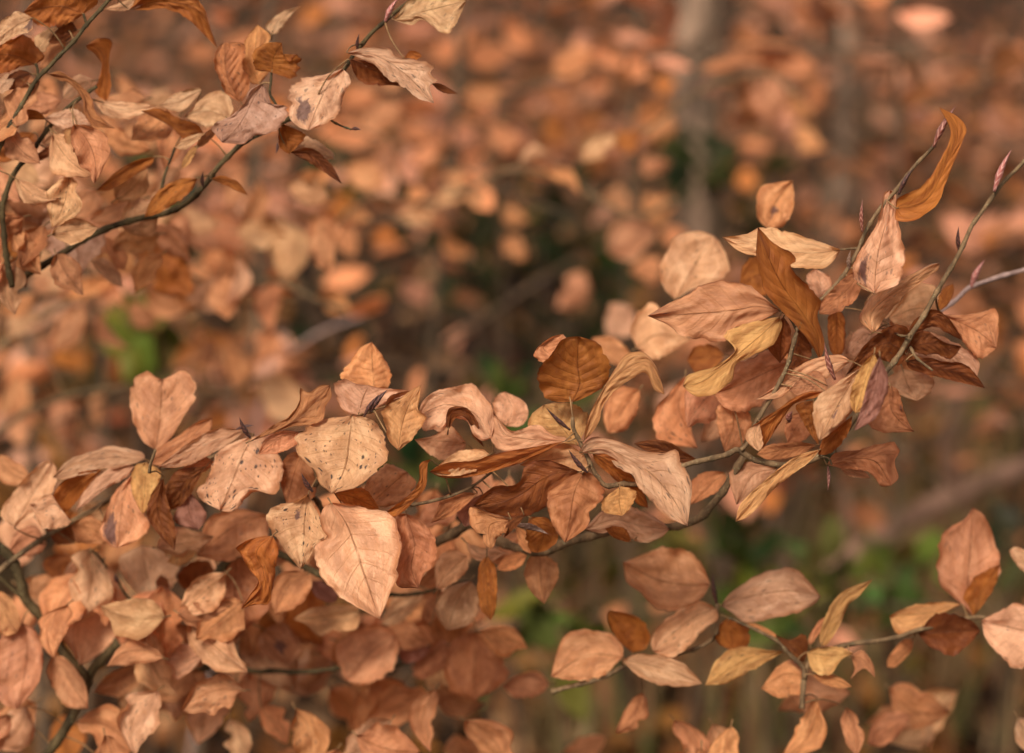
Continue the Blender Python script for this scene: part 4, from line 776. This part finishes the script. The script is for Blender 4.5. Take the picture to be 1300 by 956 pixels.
# ---------------------------------------------------------------- beech saplings: stem, side branches, each leaf
TOCAM = Vector((0, -1, .25))
def sapling(px, dist, height, label, group, seed, nbr, lean=0., top=None, tints='FFGGJHFGIF', shade=1.):
    r = random.Random(seed)
    base = at(px, 478, dist); base.z = 0; base.z = ground_z(base.x, base.y) - .01
    root = empty('beech_sapling', label, 'sapling', base, group)
    tip = base + Vector((lean, r.uniform(-.1, .1), height))
    S = spline([base, base.lerp(tip, .35) + Vector((r.uniform(-.05, .05), r.uniform(-.05, .05), 0)), base.lerp(tip, .7) + Vector((r.uniform(-.07, .07), r.uniform(-.05, .05), 0)), tip], 24)
    rb = .003 * height
    v, f = tube(S, [rb * (1.1 - .85 * i / 24) for i in range(25)], 8); mesh('trunk', v, f, M_STEM, root, origin=base)
    leaves = []
    for k in range(nbr):
        h = (k + r.uniform(.2, .8)) / nbr; i = int(3 + h * 20); p0 = S[i]
        az = k * 2.4 + r.uniform(-.5, .5); ln = r.uniform(.45, .8) * (1.15 - .5 * h)
        d = Vector((math.cos(az), math.sin(az), r.uniform(.05, .5))).normalized()
        p1 = p0 + d * ln * .5 + Vector((0, 0, .03)); p2 = p0 + d * ln + Vector((r.uniform(-.06, .06), 0, -.05 * ln + r.uniform(-.05, .05)))
        Bz = spline([p0, p1, p2], 14); q = [proj(t) for t in Bz]
        if not any(t and -150 < t[0] < 1450 and -150 < t[1] < 1050 for t in q): continue
        v, f = tube(Bz, [.0032 * (1.1 - .8 * j / 14) for j in range(15)], 5); mesh('branch', v, f, M_STEM, root, origin=p0)
        nl = int(ln * 46)
        for j in range(nl):
            t = (j + r.uniform(.3, .9)) / nl; a = Bz[min(13, int(t * 14))]; dr = (Bz[min(14, int(t * 14) + 1)] - a).normalized()
            sgn = 1 if j % 2 else -1
            sd = dr.cross(Vector((0, 0, 1))).normalized() * sgn
            xd = dr * .6 + sd * r.uniform(.5, 1.1) + Vector((0, 0, r.uniform(-.7, .25))) + rvec(r) * .25
            nrm = Vector((0, 0, 1)) * .75 + TOCAM * .55 + rvec(r) * .55
            s = r.uniform(.036, .062); c0 = a + sd * .012 + rvec(r) * .012
            pc = proj(c0 + xd.normalized() * s * .5)
            if not pc or not (-170 < pc[0] < 1470 and -170 < pc[1] < 1060): continue
            if pc[2] < 2.2 or r.random() > keep(pc[0], pc[1]): continue
            tint = r.choice(tints); kk = shade * r.uniform(.34, 1.28); cc = [q_ * kk for q_ in TINT[tint]]
            inside = -20 < pc[0] < 1320 and -20 < pc[1] < 880
            leaves.append((s / pc[2] + (0 if inside else -1), frame_matrix(c0, xd, nrm, s), r.randrange(18), cc))
    leaves.sort(key=lambda q: -q[0])
    for _, m, ti, cc in leaves[:100]:
        o = bpy.data.objects.new('leaf', TPLM[ti]); C.objects.link(o); o.parent = root
        o.matrix_local = Matrix.Translation(-base) @ m; o.color = (*cc, 1)
    if leaves[100:]:
        o = mass('foliage', [(m, ti, cc) for _, m, ti, cc in leaves[100:]], M_MASS, root, origin=base); o['kind'] = 'stuff'
    return len(leaves)
GN = 'blurred beech saplings behind the branches'
near = [
 (70, 2.6, 1.55, 'blurred beech sapling with many orange leaves behind the upper left corner, nearest of the row', 1, 11, .05),
 (330, 2.9, 1.7, 'blurred bushy beech sapling behind the round dark notched leaf, upper left', 2, 12, -.1),
 (500, 2.7, 1.6, 'blurred beech sapling with pinkish leaves below the cream leaf at the top edge', 3, 12, .12),
 (660, 3.1, 1.75, 'blurred beech sapling filling the top middle with salmon leaves', 4, 12, .05),
 (800, 2.8, 1.6, 'blurred beech sapling just left of the grey trunk', 5, 11, -.08),
 (985, 3.0, 1.65, 'blurred beech sapling between the grey trunk and the thinner trunk', 6, 11, .06),
 (1160, 2.7, 1.55, 'blurred beech sapling behind the topmost bud at the right', 7, 11, .04),
 (1290, 3.1, 1.7, 'blurred beech sapling at the right edge above the pale twig', 8, 11, -.12)]
for px, dist, h, lab, sd, nb, ln in near: sapling(px, dist, h, lab, GN, sd, nb, ln, tints='FFGGJHFGIF' if px < 900 else 'FHGIFHGFI', shade=1. if px < 900 else .85)
FARL = 'soft orange beech sapling far back in the blurred undergrowth at the top'
for i, (px, dist) in enumerate([(20, 4.3), (200, 4.0), (400, 4.2), (560, 4.6), (720, 4.1), (880, 4.8), (1050, 4.2), (1220, 4.0), (110, 5.8), (300, 6.2), (480, 5.9), (640, 6.4), (810, 6.0), (960, 6.3), (1120, 5.9), (1270, 6.1), (60, 8.0), (360, 8.3), (600, 8.2), (840, 8.4), (1080, 8.0), (1290, 8.2)]):
    r = random.Random(50 + i); sapling(px, dist, r.uniform(1.5, 1.9) if dist < 7 else 2., FARL, 'far beech saplings', 70 + i, 12 if dist < 7 else 14, r.uniform(-.15, .15), shade=.8 if dist < 5 else .65)
# ---------------------------------------------------------------- trunks, poles, fallen log
def trunk(name, label, cat, P, rpx0, rpx1, mat=None, group=None, foot=True, limbs=()):
    """P: (x, y, metres); grows down to the ground from its first point"""
    W = [at(*p) for p in P]
    if foot:
        d = (W[0] - W[1]).normalized(); d = (d * .35 + Vector((0, 0, -1))).normalized()
        t = (W[0].z + .02) / -d.z if W[0].z > 0 else .05
        W = [W[0] + d * t] + W
    d0 = P[len(P) // 2][2] / FPX
    S = spline(W, 30); root = empty(name, label, cat, W[0], group)
    rad = [(rpx0 + (rpx1 - rpx0) * i / 30) * d0 * (1 + .12 * noise.noise(S[i] * 5)) * (1 + .5 * max(0, 1 - i / 3.) if foot else 1) for i in range(31)]
    v, f = tube(S, rad, 14); mesh('trunk', v, f, mat or M_TRUNK, root, origin=W[0])
    for L in limbs:
        LW = spline([at(*p) for p in L[1]], 14); q = min(S, key=lambda s_: (s_ - LW[0]).length); LW[0] = q.copy()
        v, f = tube(LW, [L[0] * d0 * (1.1 - .7 * i / 14) for i in range(15)], 7); mesh('branch', v, f, mat or M_TRUNK, root, origin=q)
    return root
trunk('tree_trunk', 'blurred grey-brown tree trunk standing right of the middle, thickest of the trunks', 'tree', [(900, 640, 3.7), (890, 420, 3.7), (884, 240, 3.7), (884, 60, 3.7), (892, -260, 3.7)], 34, 29,
      limbs=[(5, [(884, 110, 3.7), (960, 95, 3.6), (1060, 68, 3.5), (1180, 50, 3.4)]), (4, [(884, 90, 3.7), (800, 60, 3.7), (730, 50, 3.7)]), (4, [(884, 130, 3.7), (1000, 90, 3.8), (1100, 98, 3.9)])])
trunk('tree_trunk', 'blurred thinner trunk near the top right, narrower than the grey one beside it', 'tree', [(1062, 500, 4.2), (1065, 260, 4.2), (1075, 80, 4.2), (1092, -200, 4.2)], 15, 12,
      limbs=[(5, [(1070, 150, 4.2), (1120, 90, 4.1), (1190, 40, 4.1)]), (4, [(1066, 280, 4.2), (1140, 170, 4.1), (1180, 100, 4.1)])])
trunk('young_pole', 'blurred olive-grey pole showing between leaves left of the hooked twig', 'tree', [(913, 720, 3.3), (905, 600, 3.3), (902, 480, 3.3), (905, 300, 3.35), (900, 100, 3.4), (905, -150, 3.4)], 14, 4, M_STEM)
trunk('young_pole', 'blurred brown pole at the left edge under the blurred leaf spray', 'tree', [(42, 620, 2.4), (38, 500, 2.4), (36, 380, 2.4), (30, 200, 2.4), (40, -120, 2.4)], 9, 6, M_STEM)
trunk('young_pole', 'blurred leaning stem behind the upright heart-shaped leaf', 'tree', [(282, 560, 2.6), (312, 480, 2.6), (330, 380, 2.6), (322, 250, 2.6), (340, 60, 2.6), (350, -120, 2.6)], 8, 5, M_STEM)
trunk('young_pole', 'blurred thin upright stem above the narrow mustard leaf at the lower right', 'tree', [(1082, 740, 3.5), (1078, 680, 3.5), (1070, 560, 3.5), (1068, 380, 3.5)], 9, 5, M_LOG)
trunk('dead_stalk', 'pale dry stalk rising behind the lower right of the right cluster', 'stalk', [(985, 720, 3.4), (978, 600, 3.4), (975, 480, 3.4)], 3, 2, M_TWIGP)
trunk('dead_stalk', 'brown stalk standing behind the toothed dark leaf at the right', 'stalk', [(1196, 640, 3.4), (1190, 540, 3.4), (1186, 440, 3.4)], 2., 1.2, M_LOG)
for i, (x, y0, y1, lean) in enumerate([(1025, 700, 470, 12), (1110, 690, 500, -20), (1228, 640, 400, -10), (1262, 690, 460, 22), (1140, 640, 470, 30)]):
    trunk('dead_stalk', 'thin brown stalk among the rusty undergrowth below the right cluster', 'stalk', [(x, y0, 3.5), (x + lean * .4, (y0 + y1) / 2, 3.5), (x + lean, y1, 3.45)], 1.6, 1., M_LOG, 'straw stalks at the lower right')
gi = []; GV, GF, GK, GU = [], [], [], []; r = random.Random(77)
for i in range(900):
    x, y = r.uniform(640, 1340), 0; d = r.uniform(2.7, 4.6); p = at(x, 478, d); p.z = ground_z(p.x, p.y)
    hgt = r.uniform(.07, .30); ln_ = rvec(r) * Vector((.10, .08, 0)); c_ = r.choice(((.22, .13, .06), (.16, .105, .042), (.085, .078, .02), (.20, .085, .036))); o_ = len(GV)
    for j in range(5):
        t = j / 4; q = p + Vector((0, 0, hgt * t * (1 - .25 * t))) + ln_ * t * t; w_ = .0035 * (1.05 - t)
        GV += [q - RT * w_, q + RT * w_]; GK += [c_, c_]; GU += [(t, .3), (t, .7)]
        if j: GF.append((o_ + 2 * j - 2, o_ + 2 * j - 1, o_ + 2 * j + 1, o_ + 2 * j))
o = mesh('dry_grass', GV, GF, M_LITTER, uvs=GU, cols=GK, origin=GV[0]); o['kind'] = 'stuff'; o['label'] = 'tan and olive dry grass on the blurred forest floor at the lower right'; o['category'] = 'grass'
trunk('arching_stem', 'pale arching stem in the blur above the centre left leaves', 'stalk', [(340, 470, 2.3), (363, 450, 2.3), (395, 428, 2.3), (435, 409, 2.3), (462, 402, 2.3)], 3.5, 2, M_TWIGP)
# fallen log lying across the floor at the right
LG = [at(1040, 735, 2.75), at(1130, 672, 2.85), at(1220, 625, 2.95), at(1320, 585, 3.05), at(1450, 540, 3.2)]
root = empty('fallen_log', 'brown fallen log slanting across the blurred floor at the right', 'log', LG[0])
S = spline(LG, 24); v, f = tube(S, [14 * 2.9 / FPX * (1 + .15 * noise.noise(q * 9)) for q in S], 14); mesh('trunk', v, f, M_LOG, root, origin=LG[0])
P = spline([S[10], S[10] + Vector((-.02, -.05, .10)), S[10] + Vector((.03, -.08, .2))], 8); v, f = tube(P, [.008 * (1.1 - .09 * i) for i in range(9)], 7); mesh('branch', v, f, M_LOG, root, origin=P[0])
# ---------------------------------------------------------------- green undergrowth in the gaps, and added dark bushes standing in for shade
def bramble(x, y, dist, n, spread, label, seed, tint='gggf', size=(.035, .06), gr='green plants in the gaps of the undergrowth'):
    r = random.Random(seed); c0 = at(x, y, dist); base = Vector((c0.x, c0.y + .05, 0)); base.z = ground_z(base.x, base.y)
    root = empty('bramble_plant', label, 'plant', base, gr)
    sp = spread * dist / FPX
    for k in range(max(2, n // 7)):
        p = c0 + rvec(r) * sp * .5
        P = spline([base + rvec(r) * .01, base.lerp(p, .5) + rvec(r) * .03, p], 10)
        v, f = tube(P, [.0025 * (1.2 - .07 * i) for i in range(11)], 5); mesh('stem', v, f, M_STEM, root, origin=P[0])
    for k in range(n):
        p = c0 + rvec(r) * Vector((1, .9, .75)) * sp * .6; s = r.uniform(*size)
        m = frame_matrix(p, rvec(r) + (p - c0) * 8, Vector((0, 0, .8)) + TOCAM * .5 + rvec(r) * .5, s)
        o = bpy.data.objects.new('leaf', GTPLM[r.randrange(6)]); C.objects.link(o); o.parent = root
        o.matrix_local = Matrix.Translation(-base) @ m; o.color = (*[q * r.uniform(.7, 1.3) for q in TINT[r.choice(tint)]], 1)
for i, q in enumerate([
 (192, 410, 2.3, 16, 42, 'yellow-green plant glowing in the gap left of the heart-shaped leaf', 'h'),
 (215, 215, 2.6, 14, 45, 'green plant behind the lower branch of the upper left cluster', 'gff'),
 (300, 350, 2.7, 12, 45, 'dark bluish green plant behind the leaf spray at the left', 'ff'),
 (440, 225, 2.8, 14, 38, 'green plant above the pale leaf spray at the upper middle', 'gf'),
 (560, 325, 3.0, 14, 50, 'dark green plant under the pale leaf spray', 'fg'),
 (700, 255, 3.0, 14, 45, 'dark green plant in the dim gap at the upper middle', 'ff'),
 (770, 350, 3.0, 16, 50, 'dark green plant left of the round pale blurred leaf', 'fg'),
 (935, 215, 3.1, 16, 36, 'green plant right of the grey trunk', 'ggf'),
 (970, 290, 3.2, 14, 40, 'dark green plant low beside the grey trunk', 'fg'),
 (640, 495, 2.5, 20, 55, 'mossy green plant behind the upright brown leaf at the centre', 'gfh'),
 (540, 600, 2.3, 10, 30, 'green plant showing in the hole between the centre left leaves', 'gf'),
 (1050, 735, 2.5, 14, 30, 'bright green plant left of the thin upright stem at the lower right', 'q'),
 (1145, 715, 2.6, 16, 36, 'bright green plant under the fallen log', 'qqh'),
 (715, 790, 2.2, 18, 50, 'grass-green plant in the gap at the bottom centre', 'qhg'),
 (930, 720, 2.5, 16, 50, 'olive green plant behind the smooth level leaf at the lower right', 'hgf'),
 (1000, 790, 2.4, 12, 36, 'green plant below the smooth level leaf', 'gh'),
 (1290, 690, 2.6, 10, 34, 'green plant at the right edge beside the large upright leaf', 'gf'),
 (1130, 790, 2.5, 10, 36, 'green plant above the thin branch at the lower right', 'gg'),
 (640, 330, 3.6, 60, 120, 'dark shadowy bush filling the dim gap in the middle', 'fvv'),  # this bush and the next four are added to darken the gaps
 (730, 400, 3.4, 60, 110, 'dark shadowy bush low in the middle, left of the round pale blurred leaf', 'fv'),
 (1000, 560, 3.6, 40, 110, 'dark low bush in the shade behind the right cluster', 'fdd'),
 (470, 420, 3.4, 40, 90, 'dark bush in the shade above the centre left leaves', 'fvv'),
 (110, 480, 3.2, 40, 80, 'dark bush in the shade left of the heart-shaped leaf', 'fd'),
 (490, 260, 3.1, 14, 40, 'dull green plant below the bare end of the upper left branch', 'fg'),
 (610, 300, 3.3, 16, 44, 'dull green plant right of the pale leaf spray', 'gf'),
 (845, 210, 3.3, 14, 34, 'dull green plant left of the grey trunk', 'gf'),
 (885, 700, 2.4, 10, 40, 'olive plant behind the round reddish leaf', 'hg')]):
    bramble(*q[:6], 300 + i, q[6])
# ---------------------------------------------------------------- daylight: bright thin overcast, soft warm sun
w = bpy.data.worlds.new('World'); sc.world = w; w.use_nodes = True; nt = w.node_tree; nt.nodes.clear()
sky = nt.nodes.new('ShaderNodeTexSky'); sky.sky_type = 'NISHITA'; sky.sun_disc = False
sky.sun_elevation = R(SUN_EL); sky.sun_rotation = R(SUN_AZ); sky.air_density = 1.; sky.dust_density = 4.; sky.ozone_density = 1.
hs = nt.nodes.new('ShaderNodeHueSaturation'); hs.inputs['Saturation'].default_value = .10
bg = nt.nodes.new('ShaderNodeBackground'); bg.inputs[1].default_value = .15
wo = nt.nodes.new('ShaderNodeOutputWorld')
nt.links.new(sky.outputs[0], hs.inputs['Color']); nt.links.new(hs.outputs[0], bg.inputs[0]); nt.links.new(bg.outputs[0], wo.inputs[0])
sun = bpy.data.objects.new('sun', bpy.data.lights.new('sun', 'SUN')); C.objects.link(sun)
sun.data.energy = 4.9; sun.data.angle = R(14); sun.data.color = (1., .94, .86)
az, el = R(SUN_AZ), R(SUN_EL)       # bearing from +Y (into the picture), clockwise
to_sun = Vector((math.sin(az) * math.cos(el), math.cos(az) * math.cos(el), math.sin(el)))
sun.rotation_euler = to_sun.to_track_quat('Z', 'Y').to_euler(); sun.location = to_sun * 20
sc.view_settings.view_transform = 'Standard'; sc.view_settings.look = 'None'; sc.view_settings.exposure = 0; sc.view_settings.gamma = 1
cy = sc.cycles; cy.use_denoising = True; cy.max_bounces = 6; cy.diffuse_bounces = 3; cy.transparent_max_bounces = 8
try: cy.denoiser = 'OPENIMAGEDENOISE'
except Exception: pass
